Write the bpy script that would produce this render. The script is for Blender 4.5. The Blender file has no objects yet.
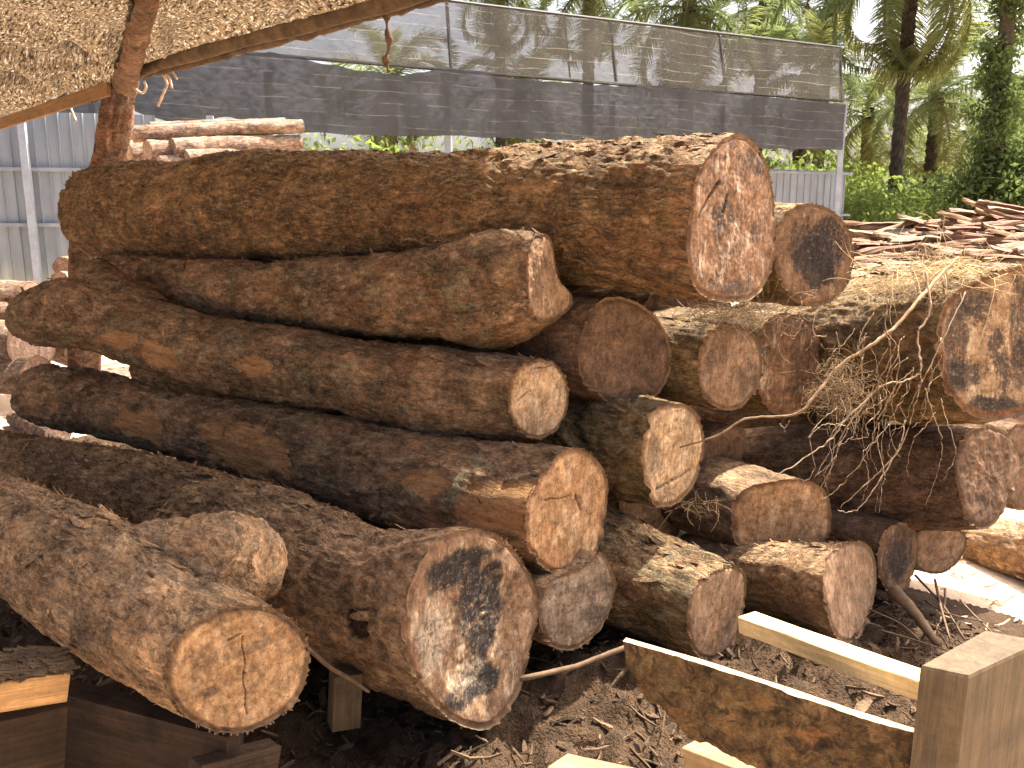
import bpy, math, random, time
_t0 = time.time()
import numpy as np
from mathutils import Matrix, Vector

random.seed(7)
S = bpy.context.scene
COL = S.collection
R = math.radians

# ------------------------------------------------------------------ camera model
F = 850.0
PITCH = math.atan(169 / F)
CP, SP = math.cos(PITCH), math.sin(PITCH)
H = 1.60                                   # eye height over the yard


def pt(px, py, d):
    """the place in the yard at camera depth d along the ray of a picture point"""
    u, v = (px - 512) / F, (384 - py) / F
    return np.array([u * d, (CP + v * SP) * d, H + (-SP + v * CP) * d])


def ray(px, py):
    return pt(px, py, 1.0) - np.array([0, 0, H])


def on_plane(px, py, p0, n):
    r = ray(px, py)
    o = np.array([0, 0, H])
    return o + r * (np.dot(np.asarray(p0) - o, n) / np.dot(r, n))


def unit(a):
    a = np.asarray(a, float)
    return a / np.linalg.norm(a)


# ------------------------------------------------------------------ noise
_rs = np.random.RandomState(3)
_perm = np.concatenate([_rs.permutation(256)] * 3)
_g = _rs.normal(size=(256, 3))
_g /= np.linalg.norm(_g, axis=1)[:, None]


def pn(P):
    P = np.asarray(P, float)
    i = np.floor(P).astype(int)
    f = P - i
    i &= 255
    w = f * f * f * (f * (f * 6 - 15) + 10)
    out = 0
    for a in (0, 1):
        for b in (0, 1):
            for c in (0, 1):
                h = _perm[_perm[_perm[(i[:, 0] + a) & 255] + ((i[:, 1] + b) & 255)] + ((i[:, 2] + c) & 255)]
                g = _g[h]
                dd = g[:, 0] * (f[:, 0] - a) + g[:, 1] * (f[:, 1] - b) + g[:, 2] * (f[:, 2] - c)
                ww = (w[:, 0] if a else 1 - w[:, 0]) * (w[:, 1] if b else 1 - w[:, 1]) * (w[:, 2] if c else 1 - w[:, 2])
                out = out + dd * ww
    return out * 1.5


def fbm(P, o=3):
    P = np.asarray(P, float)
    r, a = 0, 1.0
    for k in range(o):
        r = r + a * pn(P + 17.3 * k)
        P = P * 2.03
        a *= .5
    return r


def sstep(a, b, x):
    t = np.clip((x - a) / (b - a), 0, 1)
    return t * t * (3 - 2 * t)


# ------------------------------------------------------------------ object helpers
def mk(name, V, Fc, mat=None, parent=None, attrs=None, smooth=True, mw=None):
    """one mesh object; Fc is an int array of quads/tris or a list of index lists"""
    me = bpy.data.meshes.new(name)
    V = np.asarray(V, np.float32)
    if isinstance(Fc, np.ndarray):
        k = Fc.shape[1]
        me.vertices.add(len(V))
        me.vertices.foreach_set('co', V.ravel())
        me.loops.add(Fc.size)
        me.loops.foreach_set('vertex_index', Fc.astype(np.int32).ravel())
        me.polygons.add(len(Fc))
        me.polygons.foreach_set('loop_start', np.arange(0, Fc.size, k, dtype=np.int32))
        me.update(calc_edges=True)
    else:
        me.from_pydata(V.tolist(), [], [list(map(int, f)) for f in Fc])
    me.validate()
    if attrs:
        for an, av in attrs.items():
            av = np.asarray(av, np.float32)
            if av.ndim == 1:
                at = me.attributes.new(an, 'FLOAT', 'POINT')
                at.data.foreach_set('value', av)
            else:
                at = me.attributes.new(an, 'FLOAT_VECTOR', 'POINT')
                at.data.foreach_set('vector', av.ravel())
    me.polygons.foreach_set('use_smooth', np.full(len(me.polygons), smooth))
    if mat:
        me.materials.append(mat)
    o = bpy.data.objects.new(name, me)
    COL.objects.link(o)
    if parent:
        o.parent = parent
    if mw is not None:
        o.matrix_world = mw
    return o


def tag(o, label=None, cat=None, group=None, kind=None):
    if label: o['label'] = label
    if cat: o['category'] = cat
    if group: o['group'] = group
    if kind: o['kind'] = kind
    return o


def empty(name, loc=(0, 0, 0), rz=0):
    o = bpy.data.objects.new(name, None)
    o.empty_display_size = .1
    COL.objects.link(o)
    o.location = loc
    o.rotation_euler = (0, 0, rz)
    return o


class MB:
    def __init__(self):
        self.v, self.f = [], []

    def box(self, c, s, M=None, j=0):
        b = len(self.v)
        for dz in (-.5, .5):
            for dx, dy in ((-.5, -.5), (.5, -.5), (.5, .5), (-.5, .5)):
                p = Vector((dx * s[0], dy * s[1], dz * s[2]))
                if M: p = M @ p
                self.v.append((p[0] + c[0] + random.uniform(-j, j), p[1] + c[1] + random.uniform(-j, j), p[2] + c[2] + random.uniform(-j, j)))
        for q in ((0, 3, 2, 1), (4, 5, 6, 7), (0, 1, 5, 4), (1, 2, 6, 5), (2, 3, 7, 6), (3, 0, 4, 7)):
            self.f.append([b + k for k in q])

    def tube(self, P, r, n=6, cap=True, wob=0):
        P = [Vector(p) for p in P]
        if not hasattr(r, '__len__'): r = [r] * len(P)
        b = len(self.v)
        for i, p in enumerate(P):
            t = (P[min(i + 1, len(P) - 1)] - P[max(i - 1, 0)])
            if t.length < 1e-9: t = Vector((0, 0, 1))
            t.normalize()
            a = t.cross(Vector((.3, .2, .93)))
            if a.length < 1e-3: a = t.cross(Vector((1, 0, 0)))
            a.normalize()
            c = t.cross(a)
            for k in range(n):
                th = 2 * math.pi * k / n
                rr = r[i] * (1 + random.uniform(-wob, wob))
                self.v.append(tuple(p + (a * math.cos(th) + c * math.sin(th)) * rr))
        for i in range(len(P) - 1):
            for k in range(n):
                self.f.append([b + i * n + k, b + i * n + (k + 1) % n, b + (i + 1) * n + (k + 1) % n, b + (i + 1) * n + k])
        if cap:
            self.f.append([b + k for k in range(n)][::-1])
            e = b + (len(P) - 1) * n
            self.f.append([e + k for k in range(n)])

    def build(self, name, mat, parent=None, smooth=False, mw=None):
        return mk(name, np.array(self.v), self.f, mat, parent, smooth=smooth, mw=mw)


def spline(P, n):
    P = [np.asarray(p, float) for p in P]
    P = [2 * P[0] - P[1]] + P + [2 * P[-1] - P[-2]]
    out = []
    m = len(P) - 3
    for s in np.linspace(0, m, n):
        i = min(int(s), m - 1)
        t = s - i
        a, b, c, d = P[i:i + 4]
        out.append(.5 * (2 * b + (c - a) * t + (2 * a - 5 * b + 4 * c - d) * t * t + (3 * b - a - 3 * c + d) * t ** 3))
    return np.array(out)


# ------------------------------------------------------------------ node helpers
class NT:
    def __init__(self, name):
        self.m = bpy.data.materials.new(name)
        self.m.use_nodes = True
        self.t = self.m.node_tree
        self.n = self.t.nodes
        self.bsdf = self.n['Principled BSDF']
        self.out = self.n['Material Output']
        self.bsdf.inputs['Roughness'].default_value = .85
        self.bsdf.inputs['Specular IOR Level'].default_value = .25

    def L(self, a, b):
        self.t.links.new(a, b)

    def put(self, sock, v):
        if hasattr(v, 'is_linked') or isinstance(v, bpy.types.NodeSocket):
            self.L(v, sock)
        elif isinstance(v, (tuple, list)) and len(v) == 3 and sock.type == 'RGBA':
            sock.default_value = (*v, 1)
        else:
            sock.default_value = v

    def coord(self, which='Object', scale=(1, 1, 1), rnd=True, rot=(0, 0, 0)):
        tc = self.n.new('ShaderNodeTexCoord')
        o = tc.outputs[which]
        if rnd:
            oi = self.n.new('ShaderNodeObjectInfo')
            mu = self.n.new('ShaderNodeMath'); mu.operation = 'MULTIPLY'
            self.L(oi.outputs['Random'], mu.inputs[0]); mu.inputs[1].default_value = 37.0
            ad = self.n.new('ShaderNodeVectorMath'); ad.operation = 'ADD'
            self.L(o, ad.inputs[0]); self.L(mu.outputs[0], ad.inputs[1])
            o = ad.outputs[0]
        mp = self.n.new('ShaderNodeMapping')
        mp.inputs['Scale'].default_value = scale
        mp.inputs['Rotation'].default_value = rot
        self.L(o, mp.inputs[0])
        return mp.outputs[0]

    def attr(self, name, out='Fac'):
        a = self.n.new('ShaderNodeAttribute'); a.attribute_name = name
        return a.outputs[out]

    def map(self, v, scale=(1, 1, 1), rot=(0, 0, 0)):
        mp = self.n.new('ShaderNodeMapping')
        mp.inputs['Scale'].default_value = scale
        mp.inputs['Rotation'].default_value = rot
        self.L(v, mp.inputs[0])
        return mp.outputs[0]

    def noise(self, v, scale=5, det=4, rough=.6, dist=0.0):
        t = self.n.new('ShaderNodeTexNoise')
        self.L(v, t.inputs['Vector'])
        t.inputs['Scale'].default_value = scale
        t.inputs['Detail'].default_value = det
        t.inputs['Roughness'].default_value = rough
        t.inputs['Distortion'].default_value = dist
        return t.outputs['Fac']

    def vor(self, v, scale=5, feat='F1', out='Distance'):
        t = self.n.new('ShaderNodeTexVoronoi'); t.feature = feat
        self.L(v, t.inputs['Vector']); t.inputs['Scale'].default_value = scale
        return t.outputs[out]

    def wave(self, v, scale=5, dist=2, det=2, typ='BANDS', dirn='X'):
        t = self.n.new('ShaderNodeTexWave'); t.wave_type = typ
        if typ == 'BANDS': t.bands_direction = dirn
        else: t.rings_direction = 'Z'
        self.L(v, t.inputs['Vector']); t.inputs['Scale'].default_value = scale
        t.inputs['Distortion'].default_value = dist; t.inputs['Detail'].default_value = det
        return t.outputs['Fac']

    def ramp(self, v, a, b, lo=0.0, hi=1.0):
        r = self.n.new('ShaderNodeMapRange'); r.interpolation_type = 'SMOOTHSTEP'
        self.L(v, r.inputs['Value'])
        r.inputs['From Min'].default_value = a; r.inputs['From Max'].default_value = b
        r.inputs['To Min'].default_value = lo; r.inputs['To Max'].default_value = hi
        return r.outputs[0]

    def math(self, op, a, b=0.0):
        m = self.n.new('ShaderNodeMath'); m.operation = op
        self.put(m.inputs[0], a); self.put(m.inputs[1], b)
        return m.outputs[0]

    def mix(self, f, a, b, mode='MIX'):
        m = self.n.new('ShaderNodeMix'); m.data_type = 'RGBA'; m.blend_type = mode
        self.put(m.inputs['Factor'], f); self.put(m.inputs['A'], a); self.put(m.inputs['B'], b)
        return m.outputs['Result']

    def mottle(self, col, v, scale, lo, hi, a=.36, b=.64, det=9, rough=.82, dist=.4):
        n = self.noise(v, scale, det, rough, dist)
        r = self.n.new('ShaderNodeMapRange'); self.L(n, r.inputs['Value'])
        r.inputs['From Min'].default_value = a; r.inputs['From Max'].default_value = b
        r.inputs['To Min'].default_value = lo; r.inputs['To Max'].default_value = hi
        cb = self.n.new('ShaderNodeCombineXYZ')
        for k in range(3): self.L(r.outputs[0], cb.inputs[k])
        return self.mix(1.0, col, cb.outputs[0], 'MULTIPLY')

    def sat(self, col, s_):
        h = self.n.new('ShaderNodeHueSaturation'); h.inputs['Saturation'].default_value = s_
        self.L(col, h.inputs['Color'])
        return h.outputs[0]

    def bump(self, h, strength=.5, dist=.01, prev=None):
        b = self.n.new('ShaderNodeBump')
        b.inputs['Strength'].default_value = strength; b.inputs['Distance'].default_value = dist
        self.L(h, b.inputs['Height'])
        if prev: self.L(prev, b.inputs['Normal'])
        return b.outputs[0]

    def fin(self, col=None, nrm=None, rough=None):
        if col is not None: self.put(self.bsdf.inputs['Base Color'], col)
        if nrm is not None: self.L(nrm, self.bsdf.inputs['Normal'])
        if rough is not None: self.put(self.bsdf.inputs['Roughness'], rough)
        return self.m


def translucent(T, col, amt, nrm=None, alpha=None, tcol=None):
    """swap the surface for diffuse + translucent (+ see-through holes)"""
    d = T.n.new('ShaderNodeBsdfDiffuse'); tr = T.n.new('ShaderNodeBsdfTranslucent')
    T.put(d.inputs['Color'], col); T.put(tr.inputs['Color'], col if tcol is None else tcol)
    if nrm:
        T.L(nrm, d.inputs['Normal'])
    mx = T.n.new('ShaderNodeMixShader'); mx.inputs[0].default_value = amt
    T.L(d.outputs[0], mx.inputs[1]); T.L(tr.outputs[0], mx.inputs[2])
    o = mx.outputs[0]
    if alpha is not None:
        tp = T.n.new('ShaderNodeBsdfTransparent')
        m2 = T.n.new('ShaderNodeMixShader')
        T.put(m2.inputs[0], alpha)
        T.L(tp.outputs[0], m2.inputs[1]); T.L(o, m2.inputs[2])
        o = m2.outputs[0]
    T.L(o, T.out.inputs['Surface'])
    return T.m


def bark_mat(name, dark, mid, light, orange=.3, lichen=.3, moss=0.0, fibre=1.0, dust=.4,
             lich_c=(.25, .215, .13), dust_c=(.22, .15, .09), or_c=(.24, .115, .045), alt=(.07, .062, .03), altf=.5, mud=0.0, mud_c=(.2, .115, .062)):
    T = NT(name)
    c = T.coord()
    big = T.noise(c, 3.4, 5, .62, .8)
    st = T.map(c, (.2, 1, 1), (0, 0, R(5)))
    fib = T.noise(st, 44, 6, .72, .5)
    fib2 = T.noise(T.map(c, (.12, 1, 1)), 110, 4, .7, .2)
    med = T.noise(T.map(c, (.55, 1, 1)), 12, 6, .7, .9)
    fine = T.noise(c, 130, 4, .75)
    col = T.mix(T.ramp(big, .42, .58), dark, mid)
    col = T.mix(T.math('MULTIPLY', T.ramp(T.noise(c, 2.6, 5, .65, 1.2), .5, .58), altf), col, alt)
    col = T.mix(T.math('MULTIPLY', T.ramp(med, .5, .63), .45), col, light)
    col = T.mix(T.math('MULTIPLY', T.ramp(fib, .52, .7), .7 * fibre), col, light)
    col = T.mix(T.math('MULTIPLY', T.ramp(fib, .33, .45, 1, 0), .6 * fibre), col, (dark[0] * .25, dark[1] * .23, dark[2] * .22))
    col = T.mix(T.math('MULTIPLY', T.ramp(fib2, .34, .47, 1, 0), .4), col, (dark[0] * .35, dark[1] * .33, dark[2] * .33))
    col = T.mix(T.math('MULTIPLY', T.ramp(T.noise(c, 7, 6, .72, .6), .58, .64), .45), col, (dark[0] * .3, dark[1] * .3, dark[2] * .3))
    # creases that run round the trunk
    rg_ = T.noise(T.map(c, (1, .22, .22), (0, 0, R(9))), 17, 6, .74, .8)
    col = T.mix(T.math('MULTIPLY', T.ramp(rg_, .32, .42, 1, 0), .55), col, (dark[0] * .28, dark[1] * .26, dark[2] * .24))
    col = T.mix(T.math('MULTIPLY', T.ramp(rg_, .58, .68), .4), col, light)
    # fissures between bark plates
    wv = T.n.new('ShaderNodeTexNoise'); T.L(c, wv.inputs['Vector']); wv.inputs['Scale'].default_value = 14; wv.inputs['Detail'].default_value = 4
    dv = T.n.new('ShaderNodeVectorMath'); dv.operation = 'MULTIPLY_ADD'
    T.L(wv.outputs['Color'], dv.inputs[0]); dv.inputs[1].default_value = (.11, .07, .07); T.L(T.map(c, (.42, 1, 1)), dv.inputs[2])
    ve = T.vor(dv.outputs[0], 33, 'DISTANCE_TO_EDGE')
    fis = T.math('MULTIPLY', T.ramp(ve, .015, .075, 1, 0), T.ramp(T.noise(c, 5, 4, .6), .5 - .12 * fibre, .62 - .1 * fibre))
    col = T.mix(T.math('MULTIPLY', fis, .28), col, (dark[0] * .2, dark[1] * .18, dark[2] * .17))
    # bare orange sapwood where bark has flaked off
    pe = T.attr('peel')
    wd = T.mix(fib, (or_c[0] * .4, or_c[1] * .36, or_c[2] * .34), or_c)
    col = T.mix(T.math('MULTIPLY', pe, .75 * min(1, orange * 1.6)), col, wd)
    po = T.ramp(T.noise(T.map(c, (.5, 1, 1)), 5.5, 5, .6, .5), .6 - .07 * orange, .64 - .07 * orange)
    col = T.mix(T.math('MULTIPLY', po, .75 * orange), col, wd)
    # lichen
    l1 = T.noise(T.map(c, (.7, 1, 1)), 8.5, 7, .76, 1.1)
    lc = T.mix(fine, (lich_c[0] * .4, lich_c[1] * .42, lich_c[2] * .4), (lich_c[0] * 1.25, lich_c[1] * 1.25, lich_c[2] * 1.2))
    col = T.mix(T.math('MULTIPLY', T.ramp(l1, .55, .61), lichen), col, lc)
    sp = T.noise(c, 60, 3, .6)
    col = T.mix(T.math('MULTIPLY', T.ramp(sp, .6, .68), .55 * lichen + .15), col, lich_c)
    if moss:
        mo = T.noise(c, 6, 6, .75, .5)
        col = T.mix(T.math('MULTIPLY', T.ramp(mo, .5, .58), moss), col, T.mix(fine, (.012, .016, .006), (.06, .07, .022)))
    if mud:                       # smooth mud smeared over the sawn end of the trunk
        tc = T.n.new('ShaderNodeTexCoord'); sm = T.n.new('ShaderNodeSeparateXYZ'); T.L(tc.outputs['Object'], sm.inputs[0])
        mk_ = T.ramp(T.math('ADD', sm.outputs['X'], T.math('MULTIPLY', T.math('SUBTRACT', T.noise(c, 4, 6, .7, .5), .5), 1.5)), mud * .7, mud * 1.15, 1, 0)
        col = T.mix(T.math('MULTIPLY', mk_, .85), col, T.mix(T.ramp(T.noise(c, 20, 5, .7), .35, .65), (mud_c[0] * .62, mud_c[1] * .58, mud_c[2] * .55), mud_c))
    # sawdust and dried mud that settled on the upper side
    g = T.n.new('ShaderNodeNewGeometry')
    sx = T.n.new('ShaderNodeSeparateXYZ'); T.L(g.outputs['True Normal'], sx.inputs[0])
    du = T.math('MULTIPLY', T.ramp(sx.outputs['Z'], .05, .85), T.ramp(T.noise(c, 10, 6, .75, .5), .4, .6))
    col = T.mix(T.math('MULTIPLY', du, dust), col, T.mix(T.ramp(fine, .35, .65), (dust_c[0] * .4, dust_c[1] * .38, dust_c[2] * .36), dust_c))
    col = T.mottle(col, T.map(c, (.6, 1, 1)), 13, .34, 1.75)
    col = T.mottle(col, T.map(c, (.35, 1, 1), (0, 0, R(6))), 48, .4, 1.68)
    col = T.sat(col, .98)
    so_ = T.attr('spot_orange'); sd_ = T.attr('spot_dark')
    col = T.mix(so_, col, T.mix(T.ramp(fib, .4, .62), (or_c[0] * 1.3, or_c[1] * 1.3, or_c[2] * 1.3), (or_c[0] * 2.0, or_c[1] * 2.3, or_c[2] * 2.5)))
    col = T.mix(sd_, col, T.mix(med, (.008, .005, .004), (.06, .026, .016)))
    ck = T.attr('crack')
    col = T.mix(T.math('MULTIPLY', ck, .8), col, (.014, .009, .006))
    # crisp grain of grit and scales
    g1 = T.noise(c, 85, 7, .85, .2)
    col = T.mix(T.ramp(g1, .35, .46, .7, 0), col, (dark[0] * .3, dark[1] * .28, dark[2] * .27))
    col = T.mix(T.ramp(g1, .54, .66, 0, .6), col, (light[0] * 1.25, light[1] * 1.22, light[2] * 1.15))
    hh = T.math('ADD', T.math('SUBTRACT', T.math('MULTIPLY', fib, .8), T.math('MULTIPLY', fis, .3)), T.math('ADD', T.math('MULTIPLY', med, .9), T.math('ADD', T.math('MULTIPLY', g1, .5), T.math('MULTIPLY', rg_, .6))))
    n = T.bump(hh, 1.0, .02)
    return T.fin(col, n, .88)


def face_mat(name, base, second, rim, dark=.3, dark_c=(.03, .026, .024), pale=.3, pale_c=(.62, .47, .31), dscale=6.0,
             dbias=0.0, saw=.5, sawrot=.5, rings=.2):
    T = NT(name)
    fc = T.attr('fc', 'Vector')          # in-plane metres x, y and 0..1 radius
    sx = T.n.new('ShaderNodeSeparateXYZ'); T.L(fc, sx.inputs[0])
    rn = sx.outputs['Z']
    c = T.coord()
    flat = T.n.new('ShaderNodeCombineXYZ'); T.L(sx.outputs['X'], flat.inputs[0]); T.L(sx.outputs['Y'], flat.inputs[1])
    oi = T.n.new('ShaderNodeObjectInfo')
    mu = T.math('MULTIPLY', oi.outputs['Random'], 19.0); T.L(mu, flat.inputs[2])
    p = flat.outputs[0]
    mott = T.noise(p, 9, 5, .65, .7)
    fine = T.noise(p, 90, 4, .7)
    sw = T.noise(T.map(p, (1, .09, 1), (0, 0, sawrot)), 95, 4, .62)
    col = T.mix(T.ramp(mott, .42, .58), base, second)
    gr_ = T.noise(p, 38, 5, .72, .4)
    col = T.mix(T.math('MULTIPLY', T.ramp(gr_, .38, .47, 1, 0), .38), col, (second[0] * .42, second[1] * .36, second[2] * .33))
    rg = T.wave(T.map(p, (1, 1, 0)), 11, 3.2, 3, 'RINGS')
    col = T.mix(T.math('MULTIPLY', T.ramp(rg, .1, .6, 1, 0), rings), col, (base[0] * .5, base[1] * .42, base[2] * .35))
    pl = T.noise(T.map(p, (1, .35, 1), (0, 0, sawrot)), 24, 5, .7, .3)
    col = T.mix(T.math('MULTIPLY', T.ramp(pl, .52, .66), pale), col, pale_c)
    col = T.mix(T.math('MULTIPLY', T.ramp(sw, .5, .72), saw * .28), col, (base[0] * .45, base[1] * .38, base[2] * .32))
    # mould: large soft blots broken up by fine grain
    dn = T.noise(p, dscale, 6, .68, .5)
    dn = T.math('ADD', dn, T.math('MULTIPLY', T.math('SUBTRACT', fine, .5), .22))
    dn = T.math('ADD', dn, T.math('MULTIPLY', T.math('SUBTRACT', T.math('MULTIPLY', rn, -1.0), -.6), dbias))
    col = T.mix(T.math('MULTIPLY', T.ramp(dn, .53, .6), dark), col, dark_c)
    at = T.attr('dk')
    col = T.mix(T.math('MULTIPLY', at, T.ramp(T.math('ADD', fine, T.math('MULTIPLY', mott, .7)), .86, 1.06, 1.0, .1)), col, T.mix(fine, (dark_c[0] * .4, dark_c[1] * .4, dark_c[2] * .4), dark_c))
    pa_ = T.attr('pa')
    col = T.mix(T.math('MULTIPLY', pa_, T.ramp(fine, .4, .56, .25, .95)), col, pale_c)
    sp_ = T.noise(p, 100, 6, .85)
    col = T.mix(T.ramp(sp_, .37, .46, .85, 0), col, (second[0] * .4, second[1] * .36, second[2] * .33))
    col = T.mix(T.ramp(sp_, .55, .66, 0, .5), col, (min(1, pale_c[0] * 1.05), min(1, pale_c[1] * 1.05), min(1, pale_c[2] * 1.05)))
    s2_ = T.noise(p, 42, 6, .8, .3)
    col = T.mix(T.ramp(s2_, .33, .42, .7, 0), col, (second[0] * .3, second[1] * .26, second[2] * .24))
    rr = T.ramp(T.math('ADD', rn, T.math('MULTIPLY', T.math('SUBTRACT', mott, .5), .12)), .86, .94)
    col = T.mix(T.math('MULTIPLY', rr, .8), col, T.mix(fine, (rim[0] * .4, rim[1] * .4, rim[2] * .4), rim))
    col = T.mottle(col, p, 26, .5, 1.32)
    col = T.mottle(col, T.map(p, (1, .3, 1), (0, 0, sawrot)), 70, .6, 1.3)
    col = T.sat(col, 1.0)
    bk = T.ramp(T.math('ADD', rn, T.math('MULTIPLY', T.math('SUBTRACT', gr_, .5), .09)), .955, .975)
    col = T.mix(bk, col, T.mix(fine, (.06, .036, .02), (.24, .155, .085)))
    col = T.mix(T.attr('crack'), col, (.014, .009, .006))
    hh = T.math('ADD', T.math('MULTIPLY', sw, .8), T.math('ADD', T.math('MULTIPLY', fine, .6), T.math('MULTIPLY', mott, .6)))
    return T.fin(col, T.bump(hh, .45, .006), .88)


def wood_mat(name, a, b, dirt=.3, dirt_c=(.08, .05, .03), axis=0, bump=.3):
    T = NT(name)
    c = T.coord()
    sc = [1, 1, 1]; sc[axis] = .06
    gr = T.noise(T.map(c, tuple(sc)), 60, 5, .65, .3)
    sc[axis] = 5
    sw = T.noise(T.map(c, tuple(x * .3 if x == 1 else x for x in sc)), 26, 3, .6)
    bl = T.noise(c, 9, 4, .6, .3)
    col = T.mix(T.ramp(gr, .32, .68), a, b)
    col = T.mix(T.math('MULTIPLY', T.ramp(sw, .45, .7), .1), col, (b[0] * .5, b[1] * .45, b[2] * .4))
    col = T.mix(T.math('MULTIPLY', T.ramp(bl, .5, .66), dirt), col, dirt_c)
    col = T.mottle(col, T.map(c, tuple(.05 if k == axis else 1 for k in range(3))), 120, .62, 1.28)
    col = T.mottle(col, c, 7, .72, 1.18)
    return T.fin(col, T.bump(T.math('ADD', gr, T.math('MULTIPLY', sw, .6)), bump, .004), .75)


def plain_noise(name, a, b, scale=8, rough=.85, bump=.3, bd=.01, det=5):
    T = NT(name)
    c = T.coord()
    n = T.noise(c, scale, det, .65)
    f = T.noise(c, scale * 7, 3, .65)
    col = T.mix(T.ramp(n, .34, .66), a, b)
    col = T.mix(T.math('MULTIPLY', T.ramp(f, .5, .75), .4), col, (a[0] * .6, a[1] * .6, a[2] * .6))
    return T.fin(col, T.bump(T.math('ADD', n, f), bump, bd), rough)


# ------------------------------------------------------------------ the materials
M = {}
M['bark_fib'] = bark_mat('bark_fibrous', (0.175, 0.104, 0.05), (0.27, 0.165, 0.08), (0.44, 0.29, 0.16), .3, .18, 0, 1.0, .6, alt=(0.235, 0.145, 0.082), altf=.5, mud=.66, mud_c=(.34, .208, .115))
M['bark_top'] = bark_mat('bark_rusty', (0.126, 0.0686, 0.0293), (0.202, 0.104, 0.042), (0.35, 0.202, 0.0967), .55, .25, .3, 1.0, .85, dust_c=(.36, .25, .14), alt=(0.154, 0.0902, 0.0382), altf=.55)
M['bark_lich'] = bark_mat('bark_lichen', (0.152, 0.0854, 0.0432), (0.252, 0.139, 0.0687), (0.406, 0.246, 0.14), .55, .62, .15, .7, .25, alt=(0.106, 0.0776, 0.0403), altf=.7)
M['bark_pale'] = bark_mat('bark_pale', (0.324, 0.179, 0.0828), (0.454, 0.267, 0.131), (0.583, 0.373, 0.203), .3, .3, 0, .8, .7, dust_c=(.42, .3, .18), alt=(0.389, 0.233, 0.115), or_c=(.32, .175, .082))
M['bark_moss'] = bark_mat('bark_mossy', (0.132, 0.0769, 0.0336), (0.231, 0.136, 0.06), (0.37, 0.242, 0.126), .6, .6, .4, .8, .35, alt=(0.0792, 0.0558, 0.0264))
M['bark_mud'] = bark_mat('bark_muddy', (0.152, 0.0843, 0.0408), (0.231, 0.131, 0.0636), (0.317, 0.193, 0.0996), .25, .12, 0, .5, .3, mud=.7, mud_c=(.17, .095, .053))
M['bark_gold'] = bark_mat('bark_golden', (0.132, 0.0794, 0.0312), (0.231, 0.141, 0.0552), (0.37, 0.242, 0.108), .4, .25, .3, .8, .95, dust_c=(.27, .19, .115), alt=(0.158, 0.112, 0.042))
M['bark_peeled'] = bark_mat('bark_peeled', (.2, .125, .085), (.28, .19, .135), (.36, .27, .2), .35, .1, 0, .5, .3, dust_c=(.45, .34, .24), altf=0)

M['f_brown'] = face_mat('cut_brown_weathered', (.24, .135, .075), (.16, .086, .046), (.2, .098, .046), .75, (.03, .025, .024), .75, (.46, .35, .25), 8, -.05, .6, 1.45)
M['f_dust'] = face_mat('cut_mud_covered', (.165, .097, .056), (.125, .072, .041), (.15, .083, .045), .4, (.04, .03, .025), .25, (.25, .16, .11), 8, 0, .25, .6, .05)
M['f_pale'] = face_mat('cut_pale', (.52, .35, .2), (.4, .25, .13), (.24, .12, .05), .35, (.13, .095, .065), .6, (.64, .5, .35), 7, -.1, .5, .7, .35)
M['f_orange'] = face_mat('cut_orange', (.47, .28, .14), (.35, .19, .085), (.28, .13, .06), .3, (.12, .07, .042), .6, (.6, .43, .27), 7, 0, .5, .5, .3)
M['f_fresh'] = face_mat('cut_fresh', (.4, .24, .12), (.29, .165, .078), (.16, .088, .045), .45, (.085, .055, .035), .4, (.5, .34, .2), 5, 0, .6, -.75, .4)
M['f_mould'] = face_mat('cut_mouldy', (.24, .145, .08), (.19, .105, .056), (.25, .132, .07), .35, (.03, .026, .025), .7, (.5, .4, .28), 9, 0, .2, .3, .05)
M['f_grey'] = face_mat('cut_grey', (.29, .21, .14), (.2, .14, .09), (.22, .11, .05), .55, (.06, .045, .036), .7, (.47, .38, .28), 8, 0, .9, .75, .05)
M['f_blot'] = face_mat('cut_blotted', (.34, .22, .122), (.25, .142, .072), (.25, .11, .042), .8, (.022, .02, .02), .75, (.56, .42, .27), 6, .05, .6, 1.5, .1)
M['f_core'] = face_mat('cut_dark_core', (.21, .122, .066), (.16, .09, .048), (.24, .135, .066), .85, (.035, .028, .026), .4, (.42, .31, .22), 5, .6, .4, 1.4, .1)
M['f_tan'] = face_mat('cut_tan', (.31, .195, .115), (.24, .143, .08), (.2, .1, .048), .3, (.07, .05, .036), .45, (.46, .31, .2), 8, 0, .9, 1.1, .08)
M['f_pink'] = face_mat('cut_pink', (.38, .25, .185), (.3, .185, .13), (.33, .185, .115), .2, (.2, .12, .07), .4, (.55, .41, .31), 8, 0, .4, .5, .3)

M['rail'] = wood_mat('sawn_yellow', (.72, .54, .27), (.62, .44, .19), .12, (.45, .28, .12))
M['rail_grey'] = wood_mat('sawn_tan', (.34, .235, .13), (.26, .175, .09), .35, (.15, .1, .06))
M['post'] = wood_mat('sawn_grey', (.115, .078, .042), (.078, .052, .028), .5, (.055, .037, .022), axis=2)
M['beam_dark'] = wood_mat('old_dark_beam', (.07, .041, .023), (.042, .025, .014), .7, (.018, .012, .008), bump=.8)
M['beam_or'] = wood_mat('sawn_orange', (.46, .26, .1), (.36, .19, .068), .15, (.3, .16, .07))
M['stick'] = plain_noise('dry_stick', (.17, .11, .064), (.11, .07, .04), 30, .85, .4, .003)
M['root'] = plain_noise('dry_root', (.27, .185, .11), (.19, .12, .065), 40, .85, .3, .002)
M['root_pale'] = plain_noise('pale_root', (.4, .3, .21), (.28, .195, .125), 40, .85, .3, .002)
M['straw'] = plain_noise('straw', (.5, .38, .2), (.36, .25, .12), 20, .8, .2, .002)
M['straw_dark'] = plain_noise('brown_straw', (.2, .125, .06), (.12, .075, .035), 20, .8, .2, .002)
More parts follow.
